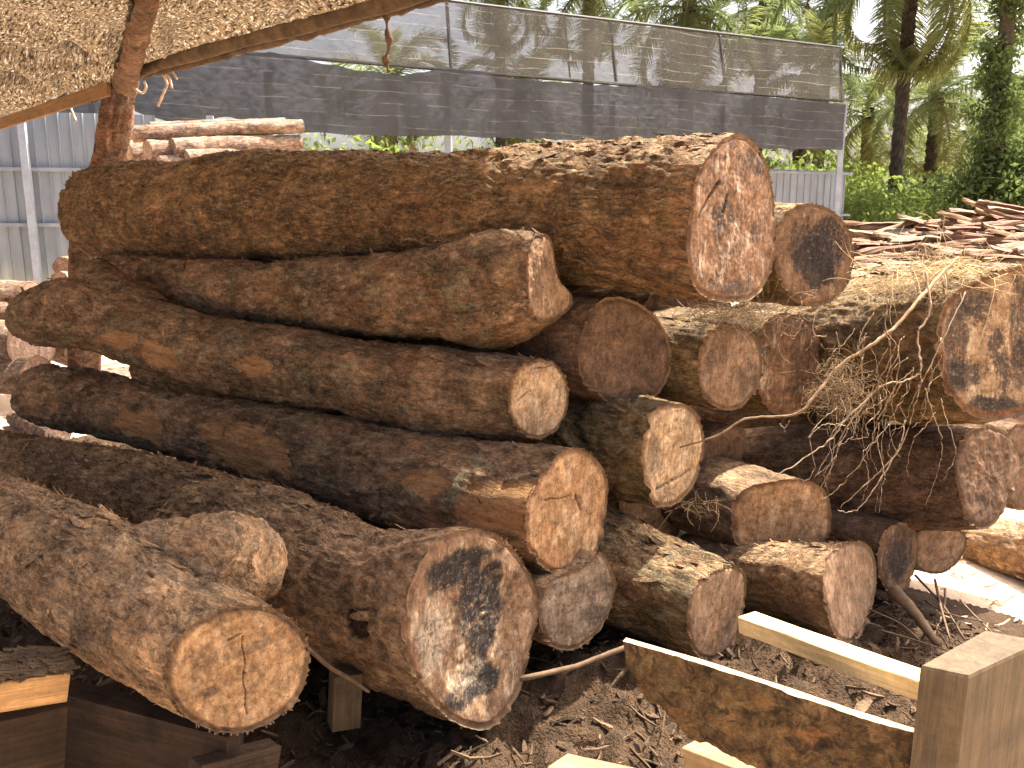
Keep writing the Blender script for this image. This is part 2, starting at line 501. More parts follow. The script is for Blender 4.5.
M['twine'] = plain_noise('twine', (.6, .45, .34), (.45, .3, .2), 40, .8, .2, .002)
M['litter'] = plain_noise('bark_litter', (.1, .064, .035), (.055, .034, .019), 14, .9, .8, .01)
M['litter2'] = plain_noise('bark_litter_light', (.17, .108, .06), (.09, .055, .031), 14, .9, .7, .01)
M['mulch'] = plain_noise('mulch', (.11, .064, .033), (.056, .033, .018), 16, .95, 1.0, .03)
M['sand'] = plain_noise('yard_sand', (.56, .44, .31), (.47, .35, .235), 2.2, .95, .6, .03)
M['chips'] = plain_noise('wood_chips', (.62, .42, .26), (.42, .25, .14), 9, .9, .4, .01)
M['slab'] = wood_mat('slab_wood', (.3, .18, .1), (.21, .118, .06), .35, (.2, .1, .05))
M['slab2'] = wood_mat('slab_wood_grey', (.25, .18, .12), (.18, .122, .076), .4, (.18, .11, .06))
M['slab3'] = wood_mat('slab_wood_red', (.19, .095, .05), (.13, .06, .032), .3, (.12, .06, .03))
M['steel'] = plain_noise('painted_steel', (.27, .31, .37), (.22, .25, .3), 5, .5, .1, .003)
M['frame'] = plain_noise('dark_steel', (.025, .025, .028), (.018, .018, .02), 5, .6, .1, .003)
M['batten'] = wood_mat('tarp_batten', (.22, .12, .05), (.17, .085, .034), .3, (.2, .1, .04))
M['pole'] = plain_noise('pole_bark', (.13, .085, .048), (.06, .038, .022), 10, .9, .8, .01)
M['post_bark'] = bark_mat('post_bark', (.13, .06, .03), (.2, .095, .05), (.3, .2, .13), .5, .3, 0, .8, .1, lich_c=(.36, .27, .19), alt=(.17, .11, .07))


def zinc():
    T = NT('zinc_sheet')
    c = T.coord()
    n = T.noise(T.map(c, (1, 1, .25)), 6, 5, .6)
    col = T.mix(T.ramp(n, .35, .7), (.2, .23, .27), (.16, .185, .22))
    g = T.n.new('ShaderNodeTexCoord')
    sx = T.n.new('ShaderNodeSeparateXYZ'); T.L(g.outputs['Object'], sx.inputs[0])
    low = T.ramp(T.math('ADD', sx.outputs['Z'], T.math('MULTIPLY', n, .5)), .7, 1.25, 1, 0)
    col = T.mix(T.math('MULTIPLY', low, .6), col, (.5, .52, .36))
    return T.fin(col, T.bump(n, .1, .004), .45)


M['zinc'] = zinc()


def net_mat(name, col_a, col_b, alpha, holes, trans, lines=.75):
    T = NT(name)
    c = T.coord(rnd=False)
    n = T.noise(c, 1.3, 5, .6, .4)
    st = T.noise(T.map(c, (.05, 1, 1)), 14, 4, .65)
    col = T.mix(T.ramp(n, .35, .68), col_a, col_b)
    # pale stitched lines along the roll
    sx = T.n.new('ShaderNodeSeparateXYZ'); T.L(c, sx.inputs[0])
    w = T.math('ADD', T.math('MULTIPLY', sx.outputs['Z'], 5.2), T.math('MULTIPLY', T.noise(c, .55, 2, .5), 1.1))
    fr = T.math('FRACT', w)
    line = T.math('MULTIPLY', T.ramp(T.math('ABSOLUTE', T.math('SUBTRACT', fr, .5)), .015, .06, 1, 0), T.ramp(T.noise(T.map(c, (1, 1, 3)), 2.6, 3, .7), .4, .62))
    col = T.mix(T.math('MULTIPLY', line, lines), col, (.42, .38, .33))
    ho = T.ramp(T.noise(c, 3.3, 6, .78, .6), .655, .70)
    ho2 = T.math('MULTIPLY', ho, holes)
    a = T.math('MULTIPLY', T.ramp(st, .3, .75, alpha - .05, alpha + .05), T.math('SUBTRACT', 1.0, ho2))
    return translucent(T, col, trans, None, a)


M['net_up'] = net_mat('shade_net_thin', (.075, .072, .064), (.092, .087, .077), .78, .5, .12, .5)
M['net_low'] = net_mat('shade_net_dense', (.048, .05, .056), (.066, .069, .077), .965, .12, .04, .22)


def tarp_mat():
    T = NT('tarp_weave')
    c = T.map(T.coord(rnd=False), (1, 1, 1), (0, 0, R(41)))      # along and across the cloth
    n = T.noise(c, 2.2, 5, .65, .6)
    w1 = T.noise(T.map(c, (30, 84, 8)), 1.0, 4, .7, .3)
    w2 = T.noise(T.map(c, (80, 44, 8)), 1.0, 4, .7, .3)
    w = T.math('MAXIMUM', T.ramp(w1, .55, .63), T.ramp(w2, .57, .65))
    patch = T.ramp(T.noise(c, 1.7, 4, .6, .8), .44, .6)
    col = T.mix(T.ramp(n, .38, .62), (.1, .064, .034), (.055, .035, .019))
    dk = T.ramp(T.noise(T.map(c, (34, 74, 10)), 1.0, 4, .75), .48, .6)
    col = T.mix(T.math('MULTIPLY', dk, .8), col, (.03, .02, .014))
    col = T.mix(T.math('MULTIPLY', w, T.math('ADD', .12, T.math('MULTIPLY', patch, .6))), col, (.46, .37, .29))
    seam = T.n.new('ShaderNodeSeparateXYZ'); T.L(c, seam.inputs[0])
    fr = T.math('FRACT', T.math('ADD', T.math('MULTIPLY', seam.outputs['Y'], 1.9), T.math('MULTIPLY', T.noise(c, .8, 2, .5), .5)))
    ln = T.ramp(T.math('ABSOLUTE', T.math('SUBTRACT', fr, .5)), .008, .022, 1, 0)
    col = T.mix(T.math('MULTIPLY', ln, .6), col, (.4, .29, .18))
    col = T.mottle(col, T.map(c, (.5, 1, 1)), 5, .35, 1.35)
    col = T.mottle(col, T.map(c, (1, 2, 1)), 45, .4, 1.4)
    hole = T.math('MULTIPLY', T.ramp(T.noise(T.map(c, (60, 60, 20)), 1.0, 3, .75), .63, .69), patch)
    nb = T.bump(T.math('ADD', w, T.math('ADD', n, dk)), .8, .015)
    return translucent(T, col, .42, nb, tcol=T.mix(dk, T.mix(w, (.12, .075, .038), (.4, .31, .22)), (.014, .009, .006)), alpha= T.math('SUBTRACT', 1.0, T.math('MULTIPLY', hole, .6)))


M['tarp'] = tarp_mat()


def leaf_mat(name, a, b, tr=.45):
    T = NT(name)
    c = T.coord()
    n = T.noise(c, .9, 3, .6)
    f = T.noise(c, 9, 2, .6)
    col = T.mix(T.ramp(n, .35, .65), a, b)
    col = T.mix(T.math('MULTIPLY', T.ramp(f, .45, .7), .5), col, (a[0] * .55, a[1] * .6, a[2] * .5))
    return translucent(T, col, tr, tcol=T.mix(1.0, col, (1.4, 1.4, 1.0), 'MULTIPLY'))


M['palm'] = leaf_mat('palm_leaf', (.115, .145, .07), (.16, .185, .1), .5)
M['palm_y'] = leaf_mat('palm_leaf_yellow', (.19, .19, .085), (.15, .17, .08), .5)
M['shrub'] = leaf_mat('shrub_leaf', (.14, .18, .055), (.1, .135, .045), .5)
M['shrub_d'] = leaf_mat('shrub_leaf_dark', (.08, .11, .045), (.11, .14, .058), .5)
M['forest'] = leaf_mat('far_leaf', (.12, .15, .08), (.16, .185, .1), .5)
M['trunk'] = plain_noise('palm_trunk', (.075, .06, .042), (.04, .032, .023), 5, .95, 1.0, .05)


# ================================================================== LOGS
LOGS = {}


def chaikin(P, it=2):
    P = np.asarray(P, float)
    for _ in range(it):
        Q = np.roll(P, -1, 0)
        P = np.stack([.75 * P + .25 * Q, .25 * P + .75 * Q], 1).reshape(-1, 2)
    return P


def polar(yz, n, extra=None):
    th = np.arctan2(yz[:, 1], yz[:, 0])
    r = np.hypot(yz[:, 0], yz[:, 1])
    o = np.argsort(th)
    tg = np.linspace(-math.pi, math.pi, n, endpoint=False)
    res = [np.interp(tg, th[o], r[o], period=2 * math.pi)]
    if extra is not None:
        res.append(np.interp(tg, th[o], extra[o], period=2 * math.pi))
    return tg, res


def disc(name, rim, ctr, sign, mat, parent, rough=.004, K=26, seed=0, cracks=(), darks=(), hollow=0.0, mw=None, gouges=()):
    """sawn end: concentric mesh from the rim to the centre, roughened; local frame of the log"""
    n = len(rim)
    fr = (np.arange(1, K + 1) / K) ** .85
    V = [ctr[None, :]]
    # least-squares plane through the rim: the cut is flat, only its edge is torn
    Ap = np.stack([np.ones(n), rim[:, 1], rim[:, 2]], 1)
    co_ = np.linalg.lstsq(Ap, rim[:, 0], rcond=None)[0]
    ctr = np.array([co_ @ np.array([1, ctr[1], ctr[2]]), ctr[1], ctr[2]]); V[0] = ctr[None, :]
    for f in fr:
        q = ctr + (rim - ctr) * f
        fl = co_[0] + co_[1] * q[:, 1] + co_[2] * q[:, 2]
        wr = sstep(.86, 1.0, np.array([f]))[0]
        q[:, 0] = fl * (1 - wr) + rim[:, 0] * wr
        V.append(q)
    V = np.concatenate(V)
    rn = np.concatenate([[0], np.repeat(fr, n)])
    yz = V[:, 1:] - ctr[1:]
    P = np.stack([yz[:, 0], yz[:, 1], np.full(len(V), seed * 3.1)], 1)
    d = rough * .6 * (fbm(P * [16, 16, 1], 3) + .5 * fbm(P * [70, 70, 1], 2))
    saw = pn(np.stack([(yz[:, 0] * .8 + yz[:, 1] * .6) * 70, (yz[:, 0] * -.6 + yz[:, 1] * .8) * 3, P[:, 2]], 1))
    d = (d + saw * rough * .12) * (1 - rn ** 6)
    if hollow:
        d = d - hollow * (1 - sstep(.55, .86, rn + .12 * fbm(P * [7, 7, 1], 2)))
    crack = np.zeros(len(V)); dk = np.zeros(len(V)); pa = np.zeros(len(V))
    for (a, b, w) in cracks:
        a = np.asarray(a); b = np.asarray(b)
        q = yz + ctr[1:] + .004 * np.stack([pn(P * [30, 30, 1]), pn(P * [30, 30, 1] + 9)], 1)
        ab = b - a
        t = np.clip(((q - a) @ ab) / (ab @ ab), 0, 1)
        di = np.linalg.norm(q - (a + t[:, None] * ab), axis=1)
        m = 1 - sstep(w * .4, w, di)
        crack = np.maximum(crack, m)
        d = d - m * .014
    for (c, rx, rz, s) in darks:
        q = yz + ctr[1:] - np.asarray(c)
        e = np.sqrt((q[:, 0] / rx) ** 2 + (q[:, 1] / rz) ** 2) + .38 * fbm(P * [14, 14, 1], 4)
        if s < 0: pa = np.maximum(pa, -s * (1 - sstep(.5, 1.05, e)))
        else: dk = np.maximum(dk, s * (1 - sstep(.7, 1.0, e)))
    chip = pn(np.stack([yz[:, 0] * 45, yz[:, 1] * 45, P[:, 2]], 1))
    d = d - np.where((rn > .93) & (rn < .995), .006 + .006 * chip, 0)      # groove where the bark layer starts
    V = V.copy()
    V[:, 0] += sign * d
    Fc = []
    k = np.arange(n); k2 = (k + 1) % n
    tri = np.stack([np.zeros(n, int), 1 + k, 1 + k2, ], 1)
    quads = []
    for i in range(K - 1):
        a = 1 + i * n
        quads.append(np.stack([a + k, a + n + k, a + n + k2, a + k2], 1))
    quads = np.concatenate(quads)
    if sign < 0:
        tri = tri[:, ::-1]; quads = quads[:, ::-1]
    faces = tri.tolist() + quads.tolist()
    return mk(name, V, faces, mat, parent, {'fc': np.stack([yz[:, 0], yz[:, 1], rn], 1), 'crack': crack, 'dk': dk, 'pa': pa}, True, None)


def bark_disp(P, seed, amp, fib, flake):
    """relief of the bark in the log's own frame (x runs along the trunk)"""
    Q = P + seed * 7.7
    lump = fbm(Q * [2.2, 5, 5], 3)
    rg = 1 - np.abs(fbm(Q * [5, 26, 26], 3))
    rg2 = 1 - np.abs(pn(Q * [14, 70, 70]))
    pm = fbm(Q * [5, 8, 8] + 40, 4)
    peel = sstep(.36, .44, pm)
    pm2 = fbm(Q * [13, 18, 18] + 80, 3)
    fl = sstep(.1, .2, pm2)
    fine = fbm(Q * [40, 60, 60], 2)
    fib = fib * 1.35
    d = amp * .4 * lump + fib * (.6 * (rg - .75) + .5 * (rg2 - .7)) * (1 - .6 * peel) - flake * peel + flake * .6 * fl + .0026 * fine
    crack = sstep(.52, .8, np.abs(np.minimum(0, 0)) + (1 - sstep(.0, .075, np.abs(fbm(Q * [3, 17, 17] + 5, 3))))) * sstep(-.1, .25, lump)
    return d - crack * fib * .3, peel, crack * .5


def log(name, label, outline, d0, path=None, far_d=None, direc=None, bark='bark_lich', face='f_tan', rim_r=None, seg=96, ds=.016, turn=None,
        asp=.97, seed=1, amp=.02, fib=.006, flake=.006, cracks=(), darks=(), hollow=0, group='raw logs heaped in the timber stack', cat='log', K=26,
        rough=.004, shreds=110, rough_rim=.009, spots=(), flk=0, flk_from=0.0):
    O = chaikin(outline, 2)
    c0 = O.mean(0)
    P0 = pt(c0[0], c0[1], d0)
    if path:
        fx, fy, _ = path[-1]
        P1 = pt(fx, fy, far_d)
    else:
        a, L, dz, rm = direc
        P1 = P0 + np.array([-math.sin(R(a)) * L, math.cos(R(a)) * L, dz])
    X = unit(P1 - P0)
    Y = unit(np.cross([0, 0, 1], X)); Z = np.cross(X, Y)
    Rm = np.stack([X, Y, Z])                   # world -> local rows

    def loc(p): return (np.asarray(p) - P0) @ Rm.T
    # the cut plane: turned a little so that the section comes out about round

    def section(tn):
        ca, sa = math.cos(R(tn)), math.sin(R(tn))
        n = np.array([-X[0] * ca + X[1] * sa, -X[0] * sa - X[1] * ca, -X[2]])
        W = np.array([on_plane(p[0], p[1], P0, n) for p in O])
        return loc(W), n
    if turn is None:
        best = None
        for tn in range(-34, 35, 2):
            q, n = section(tn)
            if np.dot(n, unit(P0 - np.array([0, 0, H]))) > -.12: continue
            w = np.ptp(q[:, 1]); h = np.ptp(q[:, 2])
            e = abs(w / h - asp) + .002 * abs(tn)
            if best is None or e < best[0]: best = (e, tn)
        turn = best[1] if best else 0
    q, nrm = section(turn)
    tg, (R0, XO) = polar(q[:, 1:], seg, q[:, 0])
    r0 = R0.mean()
    # stations
    st = [(0.0, 0.0, 0.0, r0)]
    if path:
        a2, b2 = P0[:2], P1[:2]
        for (px, py, rp) in path:
            u, v = (px - 512) / F, (384 - py) / F
            Yc = CP + v * SP
            dirx = np.array([u, Yc])
            # depth where the ray's plan meets the plan line of the axis
            m = np.array([[dirx[0], -(b2 - a2)[0]], [dirx[1], -(b2 - a2)[1]]])
            dd, tt = np.linalg.solve(m, a2)
            l = loc(pt(px, py, dd))
            st.append((l[0], l[1], l[2], rp * dd / F))
    else:
        L = np.linalg.norm(P1 - P0)
        st.append((L * .5, 0, 0, r0 * (1 + (rm - 1) * .6)))
        st.append((L, 0, 0, r0 * rm))
    st = np.array(st)
    L = st[-1, 0]
    ns = max(12, int(L / ds))
    s = np.linspace(0, L, ns)
    SPs = spline(st, 60)
    cy, cz, rr = (np.interp(s, SPs[:, 0], SPs[:, k]) for k in (1, 2, 3))
    ct, sn = np.cos(tg), np.sin(tg)
    Sg, Tg = np.meshgrid(np.arange(ns), np.arange(seg), indexing='ij')
    sg = s[Sg]
    nz = np.stack([sg.ravel() * .9 + seed * 5, ct[Tg].ravel() * .8 + seed, sn[Tg].ravel() * .8], 1)
    shape2 = 1 + .09 * fbm(nz, 2).reshape(ns, seg)
    w = sstep(0, .55, sg)
    shp = (R0 / r0)[Tg] * (1 - w) + shape2 * w
    # far end rounds over slightly
    rad = rr[Sg] * shp
    xo = XO[Tg] * (1 - np.clip(sg / .7, 0, 1))
    Px = sg + xo
    Py = cy[Sg] + rad * ct[Tg]
    Pz = cz[Sg] + rad * sn[Tg]
    P = np.stack([Px.ravel(), Py.ravel(), Pz.ravel()], 1)
    d, peel, crack = bark_disp(P, seed, amp, fib, flake)
    fade = np.clip(.25 + sg.ravel() / .12, 0, 1)
    d = d * fade
    sdk = np.zeros(len(P)); sor = np.zeros(len(P))
    if spots:                                  # scars and bare patches at their own place on the trunk
        Wp = P @ Rm + P0 - np.array([0, 0, H])
        dep = Wp[:, 1] * CP - Wp[:, 2] * SP
        ux = 512 + F * Wp[:, 0] / dep; uy = 384 - F * (Wp[:, 1] * SP + Wp[:, 2] * CP) / dep
        for (px, py, ra, rp_, kd) in spots:
            near = np.where(np.hypot(ux - px, uy - py) < 9)[0]
            if not len(near): continue
            cpt = P[near[np.argmin(dep[near])]]
            q3 = P - cpt
            e = np.sqrt((q3[:, 0] / ra) ** 2 + (q3[:, 1] ** 2 + q3[:, 2] ** 2) / rp_ ** 2) + .45 * fbm(P * [9, 14, 14] + seed, 4)
            m_ = 1 - sstep(.82, .98, e)
            if kd == 'dark': sdk = np.maximum(sdk, m_); d = d - .012 * m_
            else: sor = np.maximum(sor, m_); d = d * (1 - .7 * m_) - .007 * m_
    P[:, 1] += d * np.tile(ct, ns)
    P[:, 2] += d * np.tile(sn, ns)
    # the saw leaves a torn edge
    rimn = fbm(np.stack([ct * 7, sn * 7, np.full(seg, seed)], 1), 4)
    rimn = rimn * (.25 + 1.9 * sstep(-.1, .5, fbm(np.stack([ct * 2.2 + seed, sn * 2.2, ct * 0 + 9], 1), 2))) - .5 * np.maximum(0, pn(np.stack([ct * 16, sn * 16, ct * 0 + seed], 1)))
    P[:seg, 0] += rough_rim * rimn
    P[:seg, 1] += .5 * rough_rim * rimn * ct; P[:seg, 2] += .5 * rough_rim * rimn * sn
    k = np.arange(seg); k2 = (k + 1) % seg
    quads = np.concatenate([np.stack([i * seg + k, i * seg + k2, (i + 1) * seg + k2, (i + 1) * seg + k], 1) for i in range(ns - 1)])
    rim0 = P[:seg].copy(); rim1 = P[-seg:].copy()
    rs = random.Random(seed * 91)
    if shreds:                                  # torn fibres along the sawn edge
        V2, Q2 = [], []
        for _ in range(shreds):
            i = rs.randrange(seg)
            p = rim0[i]
            ln = rs.uniform(.004, .011); wd = rs.uniform(.002, .007)
            rad_ = np.array([0, ct[i], sn[i]]); tan = np.array([0, -sn[i], ct[i]])
            dr = unit(np.array([-rs.uniform(.2, 1), 0, 0]) + rad_ * rs.uniform(-.3, .9) + tan * rs.uniform(-.6, .6) + np.array([0, 0, 0]))
            b = len(P) + len(V2)
            base = p + np.array([.006, 0, 0])
            e = base + dr * ln + np.array([0, 0, 0])
            V2 += [base - tan * wd, base + tan * wd, e + tan * wd * .4, e - tan * wd * .4]
            Q2.append([b, b + 1, b + 2, b + 3])
        P = np.concatenate([P, np.array(V2)])
        quads = np.concatenate([quads, np.array(Q2)])
        sdk = np.concatenate([sdk, np.zeros(len(V2))]); sor = np.concatenate([sor, np.zeros(len(V2))]); peel = np.concatenate([peel, np.full(len(V2), .6)]); crack = np.concatenate([crack, np.zeros(len(V2))])
    if flk:                                     # loose curled flakes and fibres of bark, mostly on the upper side
        V2, Q2, pk = [], [], []
        while len(Q2) < flk * 3:
            i = rs.randrange(1, ns - 1); k_ = rs.randrange(seg)
            if s[i] < flk_from and rs.random() < .9: continue
            upn = sn[k_]
            if rs.random() > .12 + .88 * max(0, upn) ** 1.2: continue
            p = P[i * seg + k_]
            nr = np.array([0, ct[k_], sn[k_]]); tn_ = np.array([0, -sn[k_], ct[k_]])
            a_ = rs.gauss(0, .5)
            d1 = np.array([math.cos(a_), 0, 0]) + tn_ * math.sin(a_); d2 = unit(np.cross(nr, d1))
            ln = rs.uniform(.012, .05) * rs.choice((.6, 1, 1, 1.7)); wd = ln * rs.uniform(.08, .4)
            lift = rs.uniform(-.08, .35)
            b = len(P) + len(V2)
            for q_i, f in enumerate((0, .35, .7, 1)):
                c_ = p - nr * .002 + d1 * ln * (f - .4) + nr * (.003 + lift * ln * f * f)
                w_ = wd * (.6, 1, .8, .3)[q_i] * rs.uniform(.7, 1.2)
                V2 += [c_ - d2 * w_ / 2, c_ + d2 * w_ / 2 + nr * rs.uniform(-.1, .25) * w_]
            pv_ = rs.choice((0, 0, .3, .8)); pk += [pv_] * 8
            for q_i in range(3): Q2.append([b + 2 * q_i, b + 2 * q_i + 2, b + 2 * q_i + 3, b + 2 * q_i + 1])
        P = np.concatenate([P, np.array(V2)]); quads = np.concatenate([quads, np.array(Q2)])
        zz = np.zeros(len(V2)); peel = np.concatenate([peel, np.array(pk)]); crack = np.concatenate([crack, zz]); sdk = np.concatenate([sdk, zz]); sor = np.concatenate([sor, zz])
    mw = Matrix([[X[0], Y[0], Z[0], P0[0]], [X[1], Y[1], Z[1], P0[1]], [X[2], Y[2], Z[2], P0[2]], [0, 0, 0, 1]])
    o = mk(name, P, quads, M[bark], None, {'peel': peel, 'crack': crack, 'spot_dark': sdk, 'spot_orange': sor}, True, mw)
    tag(o, label, cat, group)

    def yz_of(px, py): return loc(on_plane(px, py, P0, nrm))[1:]
    cks = [(yz_of(*a), yz_of(*b), wd) for (a, b, wd) in cracks]
    cosv = abs(np.dot(nrm, unit(P0 - np.array([0, 0, H]))))
    dks = [(yz_of(px, py), rx * d0 / F / max(.3, cosv), ry * d0 / F, sv) for (px, py, rx, ry, sv) in darks]
    # centre of the cut lies on the cut plane
    cc = rim0.mean(0)
    disc('cut_end', rim0, cc, -1, M[face], o, rough, K, seed, cks, dks, hollow)
    disc('cut_end', rim1, rim1.mean(0), 1, M[face], o, rough, 6, seed + 50)
    LOGS[name + str(len(LOGS))] = (P0, st, Rm, label, rm if not path else 1)
    return o


def stub(parent, pts, radii, bark, face, name='branch_stub', seg=64, seed=5, amp=.02, fib=.006, flake=.006, sect=None):
    """a sawn-off limb that grows out of a log: child mesh in the log's frame"""
    inv = parent.matrix_world.inverted()
    L = [np.array(inv @ Vector(p)) for p in pts]
    ns = 60
    C = spline(L, ns)
    rr = np.interp(np.linspace(0, 1, ns), np.linspace(0, 1, len(radii)), radii)
    V = []
    up = np.array([0, 0, 1.0])
    tg = np.linspace(-math.pi, math.pi, seg, endpoint=False)
    for i in range(ns):
        t = unit(C[min(i + 1, ns - 1)] - C[max(i - 1, 0)])
        a = unit(np.cross(up, t)); b = np.cross(t, a)
        lob = 1 + .1 * fbm(np.stack([np.cos(tg) * .9 + seed, np.sin(tg) * .9, np.full(seg, i * .03)], 1), 2)
        rnd = rr[i] * (1 if i < ns - 14 else math.sqrt(max(.02, 1 - ((i - (ns - 14)) / 14.0) ** 2 * .93)))
        V.append(C[i] + rnd * lob[:, None] * (np.cos(tg)[:, None] * a + np.sin(tg)[:, None] * b))
    V = np.concatenate(V)
    d, peel, crack = bark_disp(V, seed, amp, fib, flake)
    ctrs = np.repeat(C, seg, 0)
    dirs = V - ctrs
    V = V + d[:, None] * dirs / np.linalg.norm(dirs, axis=1)[:, None]
    k = np.arange(seg); k2 = (k + 1) % seg
    q = np.concatenate([np.stack([i * seg + k, i * seg + k2, (i + 1) * seg + k2, (i + 1) * seg + k], 1) for i in range(ns - 1)])
    o = mk(name, V, q, M[bark], parent, {'peel': peel, 'crack': crack}, True)
    rim = V[-seg:]
    cc = rim.mean(0)
    fr = np.linspace(0, 1, 10)[1:]
    W = np.concatenate([[cc]] + [cc + (rim - cc) * f for f in fr])
    n = seg
    faces = [[0, 1 + j, 1 + (j + 1) % n] for j in range(n)]
    for i in range(len(fr) - 1):
        a = 1 + i * n
        faces += [[a + j, a + n + j, a + n + (j + 1) % n, a + (j + 1) % n] for j in range(n)]
    rn = np.concatenate([[0], np.repeat(fr, n)])
    W = W + .004 * fbm(W * 30, 2)[:, None] * (1 - rn)[:, None]
    rel = W - cc
    mk('knot_end', W, faces, M[face], o, {'fc': np.stack([rel[:, 0], rel[:, 2], rn], 1), 'crack': np.zeros(len(W)), 'dk': np.zeros(len(W))}, True)
    return o


# ---- front rank, seen along their whole length
A = log('log', 'thick rust-brown log lying topmost on the stack with bright shaggy bark on its top',
        [(742,133),(757,144),(768,165),(774,195),(776,235),(772,270),(762,292),(745,303),(722,303),(702,297),(690,280),(686,250),(688,215),(692,190),(700,165),(715,145),(730,135)],
        2.52, [(600,214,71),(500,213,60),(400,211,54),(320,208,55),(250,209,57),(190,213,52),(150,213,49),(118,213,46),(100,213,42)], 5.1,
        bark='bark_top', face='f_brown', seg=200, ds=.011, flk=2200, seed=1, amp=.03, fib=.011, flake=.009, asp=1.0, K=60, rough=.006,
        cracks=[((718,182),(703,208),.006),((727,196),(722,212),.005),((702,210),(698,218),.004)], darks=[(735,290,20,12,.6),(755,160,14,16,.6),(712,160,10,14,.4)])
B = log('log', 'crooked log with a broken notched end lying directly under the topmost log',
        [(540,234),(549,235),(553,246),(555,260),(558,280),(566,287),(573,297),(573,306),(564,315),(550,321),(537,322),(529,312),(527,290),(526,265),(528,248),(533,238)],
        2.62, [(500,291,53),(450,294,47),(400,296,43),(300,297,36),(200,287,26),(150,279,22),(110,272,19)], 4.55,
        bark='bark_lich', face='f_tan', seg=150, ds=.012, flk=500, seed=2, amp=.03, fib=.008, flake=.008, K=40, rough=.01, rough_rim=.012)
C = log('log', 'forked log with a clean pale round end, bending up at its far left end',
        [(540,357),(556,362),(566,377),(569,395),(566,415),(556,432),(540,440),(525,438),(514,425),(508,407),(508,390),(513,374),(524,362)],
        2.60, [(450,394,44),(350,377,40),(250,360,39),(190,346,36),(130,326,37),(90,313,36),(55,314,33),(34,316,27),(26,317,19)], 4.3,
        bark='bark_lich', face='f_pale', spots=[(108,343,.16,.05,'or'),(245,362,.1,.05,'or'),(150,362,.14,.07,'or')], seg=150, ds=.012, flk=260, seed=3, amp=.026, fib=.006, flake=.008, K=50,
        cracks=[((534,368),(552,366),.0016),((516,402),(530,390),.0016)], darks=[(540,415,10,14,.25)])
stub(C, [pt(150,333,3.72), pt(122,305,3.85), pt(100,284,4.0), pt(90,272,4.06)], [.15, .13, .11, .085], 'bark_lich', 'bark_lich', seed=31)
D = log('log', 'long lichen-spotted log with peeled orange patches and a lobed orange end',
        [(568,447),(585,450),(600,462),(608,478),(608,500),(603,530),(596,555),(580,572),(560,576),(540,568),(527,550),(522,525),(526,500),(537,480),(550,468),(556,455)],
        2.44, [(450,488,52),(330,460,44),(250,440,37),(150,418,31),(90,402,32),(60,397,32),(42,395,28),(34,394,20)], 4.15,
        bark='bark_lich', face='f_orange', spots=[(128,428,.2,.07,'or'),(232,452,.3,.1,'or'),(415,475,.14,.04,'or'),(500,505,.25,.09,'or')], seg=160, ds=.012, flk=260, seed=4, amp=.028, fib=.006, flake=.011, K=50,
        cracks=[((575,495),(580,510),.0045),((545,500),(570,496),.0015)], darks=[(545,500,14,8,.3)])
E = log('log', 'massive fibrous brown log with a big mouldy grey-black angular end',
        [(475,528),(497,535),(515,550),(530,572),(539,598),(538,618),(530,645),(522,690),(508,712),(488,732),(465,730),(440,712),(415,685),(404,655),(403,625),(408,590),(418,565),(430,545),(450,533)],
        2.12, [(380,604,78),(300,565,66),(200,524,52),(100,488,40),(0,463,30),(-70,448,26)], 4.15,
        bark='bark_fib', face='f_mould', seg=220, ds=.011, spots=[(346,625,.05,.045,'dark')], flk=2000, flk_from=.5, seed=5, amp=.034, fib=.016, flake=.008, asp=.92, K=70, rough=.006, hollow=.018,
        darks=[(486,612,26,60,1.0),(460,568,34,22,1.0),(480,684,34,20,1.0),(428,640,14,34,.4),(438,640,22,44,-.65),(470,676,18,16,-.45)])
Fl = log('log', 'dusty pale-barked log nearest the camera with a split orange end and a side stub',
        [(233,606),(260,605),(285,613),(302,628),(310,645),(309,668),(303,692),(285,713),(262,727),(238,734),(215,732),(192,722),(172,702),(164,680),(165,660),(175,642),(195,622),(215,611)],
        1.75, [(150,612,66),(100,582,60),(60,558,54),(0,527,48),(-80,487,40)], 3.0,
        bark='bark_pale', face='f_fresh', seg=220, ds=.009, flk=1100, flk_from=.42, seed=6, amp=.028, fib=.008, flake=.003, asp=1.0, K=64, shreds=220, rough_rim=.009,
        cracks=[((242,637),(246,714),.0017),((228,640),(240,634),.0012)], darks=[(210,692,9,8,.7),(245,650,26,8,.45),(205,655,14,16,.4)])
stub(Fl, [pt(110,585,2.28), pt(165,576,2.1), pt(222,564,2.0), pt(268,564,1.93)], [.155, .142, .122, .108], 'bark_pale', 'bark_pale', seed=33, fib=.012, amp=.04)

